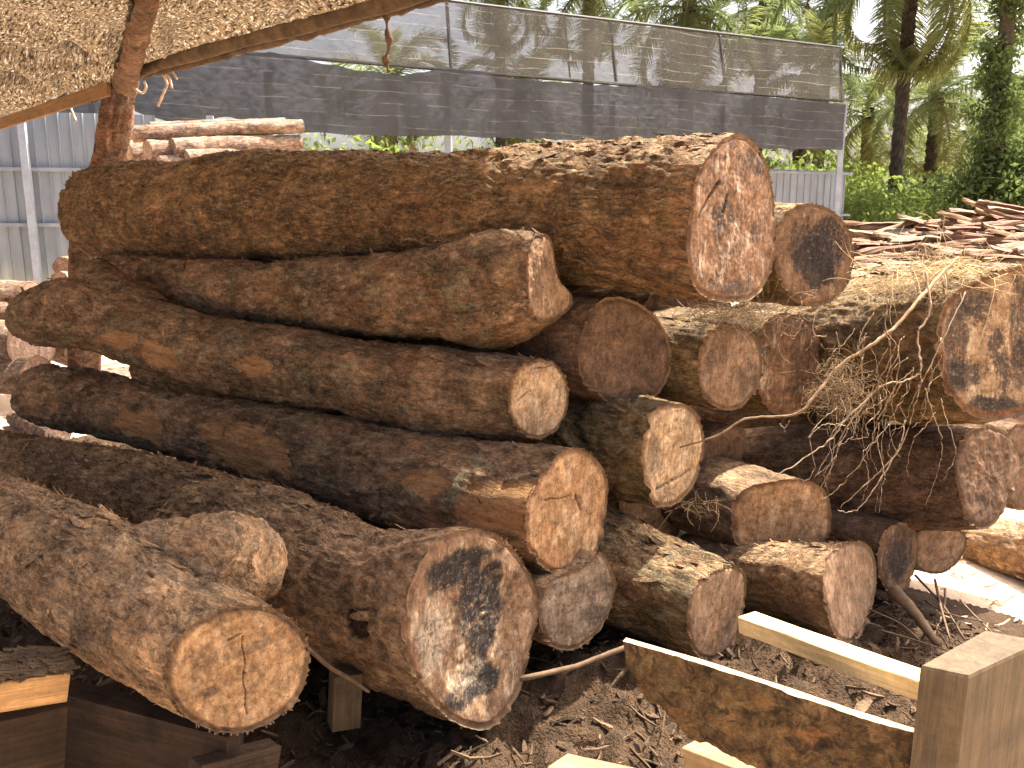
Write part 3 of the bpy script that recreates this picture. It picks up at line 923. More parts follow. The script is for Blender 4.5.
# ---- behind and beside them
G = log('log', 'small log with a grey streaked end wedged under the lobed orange end',
        [(560,576),(585,566),(600,550),(610,562),(617,585),(610,612),(600,632),(585,645),(570,652),(550,648),(540,630),(537,600),(545,582)],
        2.46, direc=(49, 1.5, 0, 1), face='f_grey', bark='bark_fib', seed=7, darks=[(595,615,12,14,.6)], seg=110)
Hh = log('log', 'log with a smooth mud-covered brown end below the broken notched end',
        [(615,295),(640,303),(660,320),(671,345),(672,370),(662,392),(645,405),(625,408),(600,398),(582,382),(577,360),(580,335),(590,312),(600,300)],
        2.8, direc=(47, 2.2, 0, 1), face='f_dust', bark='bark_mud', seed=8, darks=[(645,360,24,34,.25),(590,385,12,14,.3)], seg=120)
I = log('log', 'log with a chalky pale end and black flaky bark glinting on top',
        [(672,403),(690,405),(702,420),(705,440),(702,465),(692,490),(675,505),(658,508),(650,500),(643,475),(641,450),(645,425),(655,408)],
        2.80, direc=(52, 2.0, 0, 1), face='f_pale', bark='bark_gold', flk=350, seed=9, fib=.012, flake=.014, darks=[(655,455,9,20,.55),(692,420,8,8,.3)],
        cracks=[((655,490),(690,470),.003)], seg=130)
J = log('log', 'small dull brown log end tucked behind the chalky pale end',
        [(728,425),(745,428),(747,440),(742,458),(728,475),(712,485),(702,480),(700,455),(708,435)],
        3.35, direc=(49, 1.6, 0, 1), face='f_dust', bark='bark_mud', seed=10, seg=80)
Kk = log('log', 'log with a tear-shaped blotched end under the right tip of the topmost log',
        [(722,324),(745,326),(758,338),(763,358),(761,380),(750,400),(735,411),(715,408),(703,395),(697,375),(698,350),(708,332)],
        2.93, direc=(50, 1.8, 0, 1.05), face='f_tan', bark='bark_gold', flk=250, seed=11, fib=.012, darks=[(715,355,12,18,.5),(745,385,14,20,.5)], seg=120)
Lg = log('log', 'wide log with a brown stained end half hidden behind the tear-shaped end',
        [(775,312),(800,315),(820,330),(831,352),(832,375),(825,395),(808,412),(785,418),(768,410),(756,390),(752,360),(758,330)],
        3.34, direc=(50, 1.8, 0, 1), face='f_brown', bark='bark_gold', seed=12, darks=[(800,370,12,34,.45)], seg=110)
Mm = log('log', 'log with a dark-hearted end beside the right tip of the topmost log',
        [(808,202),(830,208),(848,225),(855,250),(852,275),(842,295),(822,307),(800,305),(782,290),(773,265),(773,240),(780,220),(792,206)],
        2.95, direc=(42, 1.9, 0, 1.05), face='f_core', bark='bark_gold', flk=250, seed=13, darks=[(825,250,22,42,.95),(800,240,14,20,.6)], seg=130, K=40)
Nn = log('log', 'broad log at the right with a blotched black and buff end under dry roots',
        [(965,285),(990,275),(1015,265),(1040,266),(1058,290),(1064,330),(1060,370),(1047,400),(1020,416),(990,421),(965,415),(948,395),(938,365),(935,335),(940,310),(950,295)],
        2.86, path=[(900,347,72),(850,345,63),(800,340,54),(770,335,50)], far_d=4.4, face='f_blot', bark='bark_gold', flk=700, seed=14, amp=.04, fib=.013, seg=200,
        darks=[(955,350,12,50,.75),(1020,330,12,55,.7),(985,408,36,11,.8),(970,300,24,14,.7)], K=56, shreds=120)
Oo = log('log', 'long reddish log lying crosswise beneath the black and buff end',
        [(985,425),(1005,430),(1018,445),(1024,465),(1012,490),(1004,512),(990,530),(968,528),(962,505),(955,480),(955,455),(965,432)],
        3.22, path=[(900,476,49),(820,474,48),(740,472,44)], far_d=3.95, face='f_dust', bark='bark_mud', seed=15, seg=130, rough=.012, rough_rim=.009, asp=.9)
V = log('log', 'muddy log end at the right edge behind the reddish crosswise log',
        [(1010,424),(1030,425),(1048,445),(1050,480),(1035,508),(1015,512),(1003,490),(998,455)],
        3.5, direc=(45, 1.8, 0, 1), face='f_dust', bark='bark_mud', seed=16, seg=90)
Pp = log('log', 'log with a rough orange end sunk behind the mossy log and dry roots',
        [(790,478),(815,482),(828,492),(832,515),(830,535),(820,550),(790,560),(750,558),(735,545),(730,520),(732,500),(745,488),(765,482)],
        3.12, direc=(38, 1.6, 0, 1), face='f_orange', bark='bark_fib', seed=17, seg=110, asp=1.15, darks=[(742,495,8,10,.5)])
Q = log('log', 'short smooth grey-brown log with a sandy end left of the small dark oval end',
        [(850,541),(868,543),(876,558),(877,585),(870,615),(860,638),(845,646),(833,635),(826,610),(822,585),(825,560),(835,548)],
        2.86, path=[(790,579,44),(740,573,39),(690,568,35)], far_d=3.4, face='f_tan', bark='bark_pale', flk=250, seed=18, seg=130, amp=.016, fib=.005, turn=14)
Rr = log('log', 'mossy flared log pointing at the slab-sided board, with a sawdust-dusted end',
        [(732,564),(744,568),(747,580),(745,605),(738,635),(725,655),(710,662),(695,655),(688,635),(686,610),(693,590),(710,573)],
        2.56, direc=(50, 1.4, .1, 1.55), face='f_tan', bark='bark_moss', flk=400, seed=19, seg=150, amp=.05, fib=.01, flake=.012, darks=[(728,625,10,30,.35)])
Ss = log('log', 'short log with a small dark grey oval end at the right foot of the stack',
        [(897,522),(912,524),(918,535),(918,555),(912,580),(900,597),(887,593),(878,575),(877,550),(883,530)],
        3.3, direc=(38, .9, 0, .9), face='f_core', bark='bark_mud', seed=20, seg=90, darks=[(898,555,16,34,.7)])
Tt = log('log', 'small log with a half-round bright tan end behind the dark grey oval end',
        [(925,524),(950,526),(967,533),(966,550),(955,567),(940,575),(920,572),(910,560),(910,540)],
        3.45, direc=(40, 1.3, 0, 1), face='f_tan', bark='bark_mud', seed=21, seg=90, asp=1.1)
W1 = log('log', 'shadowed log deep in the stack behind the tear-shaped end',
        [(685,280),(715,286),(738,312),(735,350),(705,375),(675,372),(645,350),(640,315),(655,288)],
        3.7, direc=(49, 2.4, 0, 1), face='f_dust', bark='bark_fib', seed=23, seg=60, ds=.04, K=8, shreds=0)
W2 = log('log', 'shadowed log deep in the stack behind the muddy brown end',
        [(600,281),(630,286),(652,315),(640,350),(605,362),(575,355),(556,325),(570,290)],
        3.9, direc=(49, 2.4, 0, 1), face='f_dust', bark='bark_fib', seed=24, seg=60, ds=.04, K=8, shreds=0)
W3 = log('log', 'shadowed log deep in the stack above the mossy flared log',
        [(640,470),(672,480),(690,505),(680,535),(655,545),(630,535),(618,510),(622,485)],
        3.35, direc=(52, 1.6, 0, 1), face='f_orange', bark='bark_fib', seed=25, seg=70, ds=.03, K=10)
W4 = log('log', 'shadowed log deep in the stack between the forked log and the lobed one',
        [(300,372),(322,378),(334,398),(328,420),(305,428),(285,418),(278,396),(284,380)],
        3.95, direc=(52, 1.35, 0, 1), face='f_dust', bark='bark_fib', seed=26, seg=60, ds=.03, K=8, shreds=0)
U = log('log', 'whitish-topped log running off the right edge above the sunlit ground',
        [(1100,535),(1118,540),(1128,560),(1128,585),(1115,605),(1098,610),(1083,600),(1076,578),(1080,552)],
        3.55, path=[(1024,553,31),(960,540,27),(900,530,24)], far_d=4.6, face='f_tan', bark='bark_pale', seed=22, seg=100)

# ================================================================== GROUND
def E_(t, e, z=0.0):
    """stack frame: t runs along the logs towards their near ends, e across the stack away from the camera"""
    return np.array([t * .755 + e * .655, -t * .655 + e * .755, z])


def mound_h(x, y):
    t = x * .755 - y * .655; e = x * .655 + y * .755
    m = sstep(-6.5, -4.8, t) * (1 - sstep(-1.1, .5, t)) * sstep(.2, 1.0, e) * (1 - sstep(2.9, 3.9, e))
    m2 = sstep(.2, 1.2, e) * (1 - sstep(2.2, 3.4, e))
    return m * (.09 + .13 * m2)


gx = np.linspace(-130, 130, 60); gy = np.linspace(-40, 130, 50)
GX, GY = np.meshgrid(gx, gy, indexing='ij')
gv = np.stack([GX.ravel(), GY.ravel(), np.zeros(GX.size)], 1)
ii, jj = np.meshgrid(np.arange(59), np.arange(49), indexing='ij')
base = (ii * 50 + jj).ravel()
gq = np.stack([base, base + 50, base + 51, base + 1], 1)
g = mk('ground', gv, gq, M['sand']); tag(g, kind='structure')

nx, ny = 330, 330
mx = np.linspace(-4.4, 2.6, nx); my = np.linspace(.7, 7.2, ny)
GX, GY = np.meshgrid(mx, my, indexing='ij')
Pm = np.stack([GX.ravel(), GY.ravel(), np.zeros(GX.size)], 1)
hm = mound_h(Pm[:, 0], Pm[:, 1])
hz = hm * (1 + .25 * fbm(Pm * 2.3, 3)) + (.06 * fbm(Pm * 7, 3) + .06 * np.abs(fbm(Pm * 17 + 4, 4)) + .02 * np.abs(fbm(Pm * 45 + 4, 2))) * np.clip(hm / .12, 0, 1)
Pm[:, 2] = np.where(hm > .004, np.maximum(hz, .006), -.03)
ii, jj = np.meshgrid(np.arange(nx - 1), np.arange(ny - 1), indexing='ij')
b_ = (ii * ny + jj).ravel()
mq = np.stack([b_, b_ + ny, b_ + ny + 1, b_ + 1], 1)
keep = (hm[mq].max(1) > .004)
mo = mk('bark_debris', Pm, mq[keep], M['mulch']); tag(mo, 'dark crumbled bark and mulch heaped under the log stack', 'debris', kind='stuff')


def mound_z(x, y):
    i = int(np.clip((x + 4.4) / 7.0 * (nx - 1), 0, nx - 1)); j = int(np.clip((y - .7) / 6.5 * (ny - 1), 0, ny - 1))
    return max(0.0, float(Pm[i * ny + j, 2]))


def litter(name, n, rng, mat, label, smin, smax, seed, twigs=0.2, cat='bark litter'):
    rs = random.Random(seed)
    V, Q = [], []
    cnt = 0
    while cnt < n:
        x, y = rng(rs)
        z = mound_z(x, y)
        cnt += 1
        a = rs.uniform(0, 6.28); tl = rs.uniform(-.6, .6); ro = rs.uniform(-.7, .7)
        L = rs.uniform(smin, smax) * rs.choice((.5, .7, 1, 1.6)); w = L * rs.uniform(.12, .45); th = rs.uniform(.002, .006)
        if rs.random() < twigs: L *= 1.7; w = rs.uniform(.004, .009); th = w
        d = np.array([math.cos(a) * math.cos(tl), math.sin(a) * math.cos(tl), math.sin(tl)])
        s_ = np.array([-math.sin(a) * math.cos(ro), math.cos(a) * math.cos(ro), math.sin(ro)])
        nn = unit(np.cross(d, s_))
        c = np.array([x, y, z + rs.uniform(.0, .02) + abs(math.sin(tl)) * L * .4])
        b = len(V)
        bend = rs.uniform(-.12, .12) * L
        for kk, f in enumerate((-.5, -.1, .25, .5)):
            ww = w * (.5, 1, .85, .35)[kk] * rs.uniform(.6, 1.1)
            cc = c + d * L * f + nn * bend * (1 - (2 * f) ** 2) + s_ * rs.uniform(-.15, .15) * w
            V += [cc - s_ * ww / 2, cc + s_ * ww / 2 + nn * rs.uniform(-.2, .2) * ww, cc + s_ * ww / 2 - nn * th, cc - s_ * ww / 2 - nn * th]
        for kk in range(3):
            for e in range(4):
                Q.append([b + kk * 4 + e, b + kk * 4 + (e + 1) % 4, b + kk * 4 + 4 + (e + 1) % 4, b + kk * 4 + 4 + e])
        Q.append([b + 3, b + 2, b + 1, b]); Q.append([b + 12, b + 13, b + 14, b + 15])
    o = mk(name, np.array(V), np.array(Q), mat, smooth=False)
    tag(o, label, cat, kind='stuff')
    return o


def rng_front(rs):
    while True:
        t = rs.uniform(-4.2, .1); e = rs.uniform(.5, 3.6)
        p = E_(t, e)
        if mound_h(p[0], p[1]) > .03: return p[0], p[1]


litter('bark_litter', 9000, rng_front, M['litter'], 'dark brown flakes of bark scattered over the debris under the logs', .008, .042, 3)
litter('bark_litter', 1500, rng_front, M['litter2'], 'paler tan bark strips and twigs lying on the dark debris', .012, .06, 4, .5)


def rng_right(rs):
    while True:
        x = rs.uniform(1.0, 4.5); y = rs.uniform(2.6, 7)
        if mound_h(x, y) < .05: return x, y


litter('wood_chips', 900, rng_right, M['chips'], 'reddish wood chips strewn over the bright ground right of the stack', .015, .06, 5, .25, 'wood chips')
litter('wood_chips', 700, lambda rs: (rs.uniform(-8, -3.4), rs.uniform(5.5, 9)), M['chips'], 'wood chips strewn over the ground by the pink logs at the left', .02, .09, 6, .25, 'wood chips')

# ================================================================== FOREGROUND TIMBER
zr = Vector((0, 0, 1))


def prism(name, P0, P1, w, h, mat, parent=None, wdir=None, n=24, jit=.0012, seed=0):
    """sawn timber between two points (top centre line given), slightly uneven"""
    P0 = np.asarray(P0); P1 = np.asarray(P1)
    X = unit(P1 - P0); Wd = unit(np.cross([0, 0, 1], X)) if wdir is None else unit(wdir); Zd = np.cross(X, Wd)
    if Zd[2] < 0: Zd = -Zd
    L = np.linalg.norm(P1 - P0)
    b = .0016
    prof = [(-w / 2 + b, 0), (w / 2 - b, 0), (w / 2, -b), (w / 2, -h + b), (w / 2 - b, -h), (-w / 2 + b, -h), (-w / 2, -h + b), (-w / 2, -b)]
    V = []
    for i in range(n + 1):
        for j, (a, c) in enumerate(prof):
            pq = np.array([[i * L / n * 7 + seed, j * 1.7, seed * 2.0]])
            V.append([i * L / n, a + jit * float(pn(pq)[0]), c + jit * float(pn(pq + 5)[0])])
    Q = []
    for i in range(n):
        for j in range(8):
            Q.append([i * 8 + j, (i + 1) * 8 + j, (i + 1) * 8 + (j + 1) % 8, i * 8 + (j + 1) % 8])
    Q.append(list(range(8))); Q.append([n * 8 + j for j in range(8)][::-1])
    mw = Matrix([[X[0], Wd[0], Zd[0], P0[0]], [X[1], Wd[1], Zd[1], P0[1]], [X[2], Wd[2], Zd[2], P0[2]], [0, 0, 0, 1]])
    return mk(name, np.array(V), Q, mat, parent, smooth=False, mw=mw)


# upright plank post at the right corner
c_f = pt(968, 676, 1.10); zt = c_f[2]


def at_z(px, py, z):
    r = ray(px, py); o = np.array([0, 0, H])
    return o + r * ((z - H) / r[2])


q_ = [at_z(968, 676, zt), at_z(1043, 641, zt), at_z(986, 630, zt), at_z(920, 666, zt)]
V = []
for z in (0.0, .35, .7, zt - .004):
    for p in q_: V.append((p[0] + .003 * math.sin(z * 9), p[1], z))
ctr = sum(q_) / 4
for p in q_: V.append(tuple(ctr + (p - ctr) * .965 + np.array([0, 0, 0])))
Fq = []
for k in range(4):
    for j in range(4): Fq.append([k * 4 + j, k * 4 + (j + 1) % 4, k * 4 + 4 + (j + 1) % 4, k * 4 + 4 + j])
Fq.append([16, 17, 18, 19]); Fq.append([3, 2, 1, 0])
po = mk('fence_post', np.array(V), Fq, M['post'], smooth=False)
tag(po, 'thick grey-brown sawn post standing upright at the right bottom corner', 'post')

r0_ = pt(747, 614, 1.50); r1_ = pt(929, 678, 1.19)
rl = prism('wooden_rail', r0_, r1_, .042, .030, M['rail'], seed=2)
tag(rl, 'yellow sawn rail with a sunlit top running into the corner post', 'rail')


# slab board with live lower edge
def board(name, outline, p0, p1, th, mat, seed):
    """outline given along (s, z) on a vertical plane from p0 to p1"""
    p0 = np.asarray(p0); p1 = np.asarray(p1)
    X = unit([p1[0] - p0[0], p1[1] - p0[1], 0]); N = np.array([-X[1], X[0], 0])
    return X, N


bd0 = pt(624, 640, 1.36); bd1 = pt(925, 735, 1.15)
Xb = unit([bd1[0] - bd0[0], bd1[1] - bd0[1], 0]); Nb = np.array([Xb[1], -Xb[0], 0])
top_pts = [(624, 640), (700, 662), (780, 688), (850, 712), (925, 735), (932, 737)]
bot_pts = [(627, 665), (640, 690), (650, 700), (662, 706), (690, 738), (712, 744), (745, 764), (790, 779), (850, 800), (920, 822), (932, 826)]


def sz(p):
    w = on_plane(p[0], p[1], bd0, Nb) - bd0
    return np.array([w @ Xb, w[2]])


tp = np.array([sz(p) for p in top_pts]); bp = np.array([sz(p) for p in bot_pts])
ns, nv = 160, 22
L_ = tp[-1, 0]
sS, fF = np.meshgrid(np.linspace(0, L_, ns), np.linspace(0, 1, nv), indexing='ij')
Vs = []
for side in (0, 1):
    zt_ = np.interp(sS, tp[:, 0], tp[:, 1])
    zb_ = np.interp(np.maximum(sS, bp[0, 0]), bp[:, 0], bp[:, 1]) + .006 * fbm(np.stack([sS.ravel() * 45, sS.ravel() * 0 + 3, sS.ravel() * 0 + side * .1], 1), 4).reshape(sS.shape)
    zb_ = np.where(sS < bp[0, 0], zt_ - .002 + (zb_ - zt_) * sS / bp[0, 0], zb_)
    z = zt_ + (zb_ - zt_) * fF
    nz1 = fbm(np.stack([sS.ravel() * 12, z.ravel() * 14, z.ravel() * 0 + 7], 1), 4).reshape(sS.shape)
    nz2 = fbm(np.stack([sS.ravel() * 50, z.ravel() * 60, z.ravel() * 0 + 2], 1), 2).reshape(sS.shape)
    off = (.004 + .006 * nz1 + .002 * nz2) if side == 0 else -.009 - .001 * nz1
    off = off * (1 - .55 * fF ** 4)
    Vs.append((bd0 + Xb * sS[..., None] + np.array([0, 0, 1]) * z[..., None] + Nb * off[..., None]).reshape(-1, 3))
V = np.concatenate(Vs)
Q = []
hf = ns * nv
for i in range(ns - 1):
    for j in range(nv - 1):
        a = i * nv + j
        Q.append([a, a + 1, a + nv + 1, a + nv]); Q.append([hf + a, hf + a + nv, hf + a + nv + 1, hf + a + 1])
    a = i * nv
    Q.append([a, a + nv, hf + a + nv, hf + a]); a += nv - 1
    Q.append([a, hf + a, hf + a + nv, a + nv])
for j in range(nv - 1):
    a = j; Q.append([a, hf + a, hf + a + 1, a + 1]); a = (ns - 1) * nv + j; Q.append([a, a + 1, hf + a + 1, hf + a])


def slab_face():
    T = NT('live_edge_bark')
    c = T.coord()
    a = T.noise(c, 22, 6, .75, .8); b = T.noise(c, 50, 6, .75, .5); f = T.noise(c, 130, 3, .7)
    col = T.mix(T.ramp(a, .36, .62), (.075, .04, .016), (.19, .11, .044))
    col = T.mix(T.math('MULTIPLY', T.ramp(b, .52, .64), .7), col, (.15, .12, .055))
    col = T.mix(T.math('MULTIPLY', T.ramp(T.noise(c, 27, 6, .78, .9), .51, .6), .75), col, (.022, .014, .008))
    col = T.mix(T.math('MULTIPLY', T.ramp(T.noise(c, 9, 5, .65, .7), .57, .64), .6), col, (.26, .12, .042))
    col = T.mottle(col, c, 20, .35, 1.3)
    col = T.mottle(col, c, 70, .5, 1.35)
    g = T.n.new('ShaderNodeNewGeometry'); sx = T.n.new('ShaderNodeSeparateXYZ'); T.L(g.outputs['True Normal'], sx.inputs[0])
    col = T.mix(T.ramp(sx.outputs['Z'], .7, .9), col, (.6, .4, .22))
    return T.fin(col, T.bump(T.math('ADD', b, T.math('ADD', a, T.math('MULTIPLY', f, .3))), .9, .01), .8)


sb = mk('slab_board', np.array(V), Q, slab_face(), smooth=False)
tag(sb, 'slab board on edge with mottled orange-brown bark side and ragged lower edge', 'board')

ub = prism('wooden_beam', pt(692, 742, 1.44), pt(900, 818, 1.14), .05, .06, M['rail_grey'], seed=5)
tag(ub, 'tan sawn beam below the slab board, mostly cut off by the photo edge', 'beam')
ub2 = prism('wooden_beam', pt(558, 760, 1.33), pt(720, 797, 1.12), .05, .05, M['rail_grey'], seed=6)
tag(ub2, 'tan sawn beam whose sunlit tip shows at the bottom edge, left of the slab board', 'beam')

# bearers under the nearest log
ob = prism('wooden_beam', pt(62, 661, 1.80), pt(-160, 690, 1.55), .13, .062, M['beam_or'], seed=8)
tag(ob, 'short beam with an orange sawn side and bark crumbs on top, at the left edge', 'beam')
db = prism('wooden_beam', pt(235, 730, 1.86), pt(66, 686, 2.0), .06, .34, M['beam_dark'], seed=9)
tag(db, 'dark weathered beam lying under the nearest pale log', 'beam')
db2 = prism('wooden_beam', pt(64, 700, 1.9), pt(-170, 752, 1.62), .06, .3, M['beam_dark'], seed=10)
tag(db2, 'dark plank below the orange-sided beam in the left bottom corner', 'beam')
sl = prism('wooden_beam', pt(275, 742, 1.93), pt(196, 762, 1.78), .05, .05, M['beam_dark'], seed=12)
tag(sl, 'stub of timber on the debris below the split orange end', 'beam')
bk = prism('wood_block', pt(332, 672, 2.15), pt(360, 668, 2.18), .06, .15, M['post'], seed=13)
tag(bk, 'small wooden block wedged under the massive mouldy-ended log', 'block')

mb = MB(); mb.tube(spline([pt(305, 648, 2.1), pt(330, 668, 2.05), pt(352, 680, 2.02), pt(369, 692, 2.0)], 12), [.006, .007, .006, .004], 7) if False else None
mb = MB(); P_ = spline([pt(305, 646, 2.1), pt(330, 667, 2.06), pt(352, 680, 2.03), pt(369, 692, 2.0)], 12); mb.tube(P_, list(np.linspace(.007, .004, 12)), 7, wob=.15)
tag(mb.build('dry_stick', M['stick'], smooth=True), 'short dry stick leaning by the small wooden block', 'stick')
mb = MB(); P_ = spline([pt(520, 679, 2.25), pt(570, 668, 2.28), pt(600, 657, 2.3), pt(632, 645, 2.32)], 14); mb.tube(P_, list(np.linspace(.008, .007, 14)), 7, wob=.12)
tag(mb.build('dry_stick', M['stick'], smooth=True), 'thin straight stick lying under the grey streaked log end', 'stick')
mb = MB(); P_ = spline([pt(893, 590, 3.05), pt(905, 602, 3.0), pt(920, 620, 2.95), pt(938, 645, 2.85)], 14); mb.tube(P_, list(np.linspace(.026, .013, 14)), 9, wob=.12)
tag(mb.build('dry_stick', M['stick'], smooth=True), 'stout branch slanting down below the dark grey oval end', 'stick')
mb = MB()
for (a, b_2, r_) in [((935, 580, 3.3), (950, 640, 2.95), .006), ((915, 575, 3.3), (965, 640, 3.0), .005), ((925, 600, 3.2), (985, 622, 3.0), .004), ((945, 590, 3.3), (932, 640, 3.0), .005),
                     ((880, 630, 2.9), (960, 655, 2.8), .004), ((870, 610, 3.0), (920, 640, 2.8), .004), ((960, 600, 3.2), (1000, 640, 2.9), .004)]:
    p = pt(*a); q = pt(*b_2); m_ = (p + q) / 2 + np.array([random.uniform(-.03, .03), 0, random.uniform(-.01, .03)])
    mb.tube(spline([p, m_, q], 10), list(np.linspace(r_, r_ * .6, 10)), 6)
tag(mb.build('twigs', M['stick'], smooth=True), 'loose twigs heaped beside the sunlit ground at the right foot of the stack', 'twigs', kind='stuff')

# ================================================================== ROOTS AND STRAW on the right-hand logs
def root(parent, pix, d, r0, r1, mat, name='rootlet', n=None, jit=.004, seed=0):
    rs = random.Random(seed)
    dl = d if hasattr(d, '__len__') else [d] * len(pix)
    P = [pt(p[0], p[1], x) for p, x in zip(pix, dl)]
    n = n or 8 * len(pix)
    C = spline(P, n) + jit * np.stack([pn(np.stack([np.arange(n) * .45, np.full(n, seed * 3.3 + k), np.zeros(n)], 1)) for k in range(3)], 1)
    mb = MB(); mb.tube(C, list(np.linspace(r0, r1, n)), 6, wob=.15)
    return mb.build(name, mat, parent, smooth=True)


rt = root(None, [(958, 258), (945, 270), (922, 296), (895, 327), (868, 347), (838, 367), (814, 397), (794, 414), (747, 419), (714, 437), (680, 447)],
          [2.85, 2.8, 2.68, 2.62, 2.6, 2.6, 2.58, 2.58, 2.62, 2.66, 2.72], .0062, .003, M['root'], 'dry_root', seed=1)
tag(rt, 'long arching root sweeping from the broad right log to the chalky pale end', 'root')
hr = empty('root_cluster', tuple(pt(925, 285, 2.7)))
tag(hr, 'cluster of thin dry roots dangling over the broad right-hand log', 'roots')
bpy.context.view_layer.update()


def hang(pix, d, r0, r1, mat, seed, nm='rootlet'):
    o = root(None, pix, d, r0 * .6, r1 * .7, mat, nm, seed=seed, jit=.005)
    o.data.transform(Matrix.Translation(-Vector(hr.location))); o.parent = hr


hang([(926, 272), (930, 300), (929, 316), (918, 333), (920, 360), (919, 374), (905, 381), (882, 386), (848, 417), (830, 440), (814, 451), (790, 468), (768, 479)], 2.62, .0058, .0025, M['root_pale'], 2)
hang([(880, 386), (868, 400), (842, 435), (835, 460), (822, 485), (808, 505)], 2.6, .004, .0015, M['root'], 3)
hang([(922, 380), (915, 404), (902, 444), (885, 466), (865, 485), (840, 508)], 2.58, .0042, .002, M['root'], 4)
hang([(898, 345), (897, 380), (878, 421), (868, 451), (850, 475), (836, 490), (822, 500)], 2.6, .0036, .0015, M['root'], 5)
hang([(966, 292), (950, 325), (940, 345), (928, 370), (918, 390)], [2.68, 2.64, 2.62, 2.6, 2.6], .0036, .0022, M['root'], 6)
hang([(925, 388), (935, 420), (942, 444), (936, 478), (925, 505)], 2.58, .0028, .0012, M['root'], 7)
hang([(888, 300), (885, 330), (895, 345), (880, 380), (868, 402), (862, 430), (868, 460)], 2.6, .003, .0012, M['root'], 8)
hang([(905, 420), (900, 445), (880, 480), (862, 505), (850, 512), (838, 510)], 2.57, .0036, .0015, M['root_pale'], 9)
hang([(880, 395), (880, 410), (866, 425), (868, 436), (850, 440)], 2.58, .003, .0012, M['root_pale'], 10)
hang([(845, 425), (830, 424), (818, 428), (808, 438)], 2.59, .0026, .0012, M['root_pale'], 11)
hang([(848, 428), (842, 440), (830, 452), (815, 478)], 2.59, .0022, .001, M['root_pale'], 12)
hang([(790, 420), (785, 428), (780, 424), (786, 432)], 2.58, .0018, .001, M['root_pale'], 13)
rs_ = random.Random(44)
for k in range(30):
    x = rs_.uniform(835, 948); y = rs_.uniform(330, 430)
    pts = [(x, y)]
    for j in range(4):
        x += rs_.uniform(-16, 9); y += rs_.uniform(8, 30); pts.append((x, y))
    hang(pts, rs_.uniform(2.54, 2.62), .0022, .0008, M['root' if k % 3 else 'root_pale'], 20 + k)
for k in range(9):
    x = rs_.uniform(800, 880); y = rs_.uniform(290, 330)
    pts = [(x, y)]
    for j in range(4):
        x += rs_.uniform(-14, 14); y += rs_.uniform(-4, 18); pts.append((x, y))
    hang(pts, rs_.uniform(2.55, 2.68), .002, .0008, M['root' if k % 3 else 'root_pale'], 60 + k)


def tuft(name, label, centre, ext, n, ln, r, mat, seed, curl=1.0, cat='straw', bias=(0, 0, 0)):
    """a tangle of fine curling fibres: uncountable, one mesh of crossed ribbons"""
    rs = random.Random(seed)
    V, Q = [], []
    for _ in range(n):
        p = np.array([centre[i] + rs.gauss(0, .42) * ext[i] for i in range(3)])
        d = unit([rs.gauss(0, 1) + bias[0], rs.gauss(0, 1) + bias[1], rs.gauss(0, .5) + bias[2]])
        m = 7
        L = ln * rs.uniform(.4, 1.5)
        rr = r * rs.uniform(.6, 1.4)
        ax = unit([rs.gauss(0, 1) for _ in range(3)])
        b = len(V)
        for i in range(m):
            s1 = unit(np.cross(d, [.2, .3, .9])); s2 = np.cross(d, s1)
            w = rr * (1 - .5 * i / m)
            for a in range(3):
                th = a * 2.094
                V.append(p + (s1 * math.cos(th) + s2 * math.sin(th)) * w)
            p = p + d * L / m
            d = unit(d + np.cross(ax, d) * curl * rs.uniform(.1, .55) + np.array([0, 0, -.06]))
        for i in range(m - 1):
            for a in range(3):
                Q.append([b + i * 3 + a, b + i * 3 + (a + 1) % 3, b + i * 3 + 3 + (a + 1) % 3, b + i * 3 + 3 + a])
    o = mk(name, np.array(V), np.array(Q), mat, smooth=True)
    tag(o, label, cat, kind='stuff')
    return o


tuft('dry_straw', 'tangle of pale dry straw lying on top of the broad right-hand log', pt(945, 272, 2.95), (.26, .2, .03), 300, .2, .0011, M['straw'], 1, .8)
tuft('dry_straw', 'thin scatter of straw on the upper back of the broad right-hand log', pt(885, 283, 3.1), (.3, .22, .02), 160, .14, .001, M['straw'], 2, .6)
tuft('dry_straw', 'brown matted fibres hanging between the tear-shaped end and the broad log', pt(838, 392, 2.78), (.09, .1, .12), 420, .1, .0009, M['straw_dark'], 3, 1.4)
tuft('dry_straw', 'brown matted fibres stuffed below the right tip of the topmost log', pt(735, 313, 2.85), (.2, .1, .03), 380, .12, .0009, M['straw_dark'], 4, 1.2)
tuft('dry_straw', 'wispy roots poking up behind the broken notched end', pt(440, 240, 2.78), (.2, .05, .02), 26, .08, .0007, M['root'], 5, .7, bias=(0, 0, .5))
tuft('dry_straw', 'ragged fibres caught between the mossy log and the rough orange end', pt(690, 505, 2.75), (.12, .06, .03), 45, .1, .0008, M['straw_dark'], 6, .8)

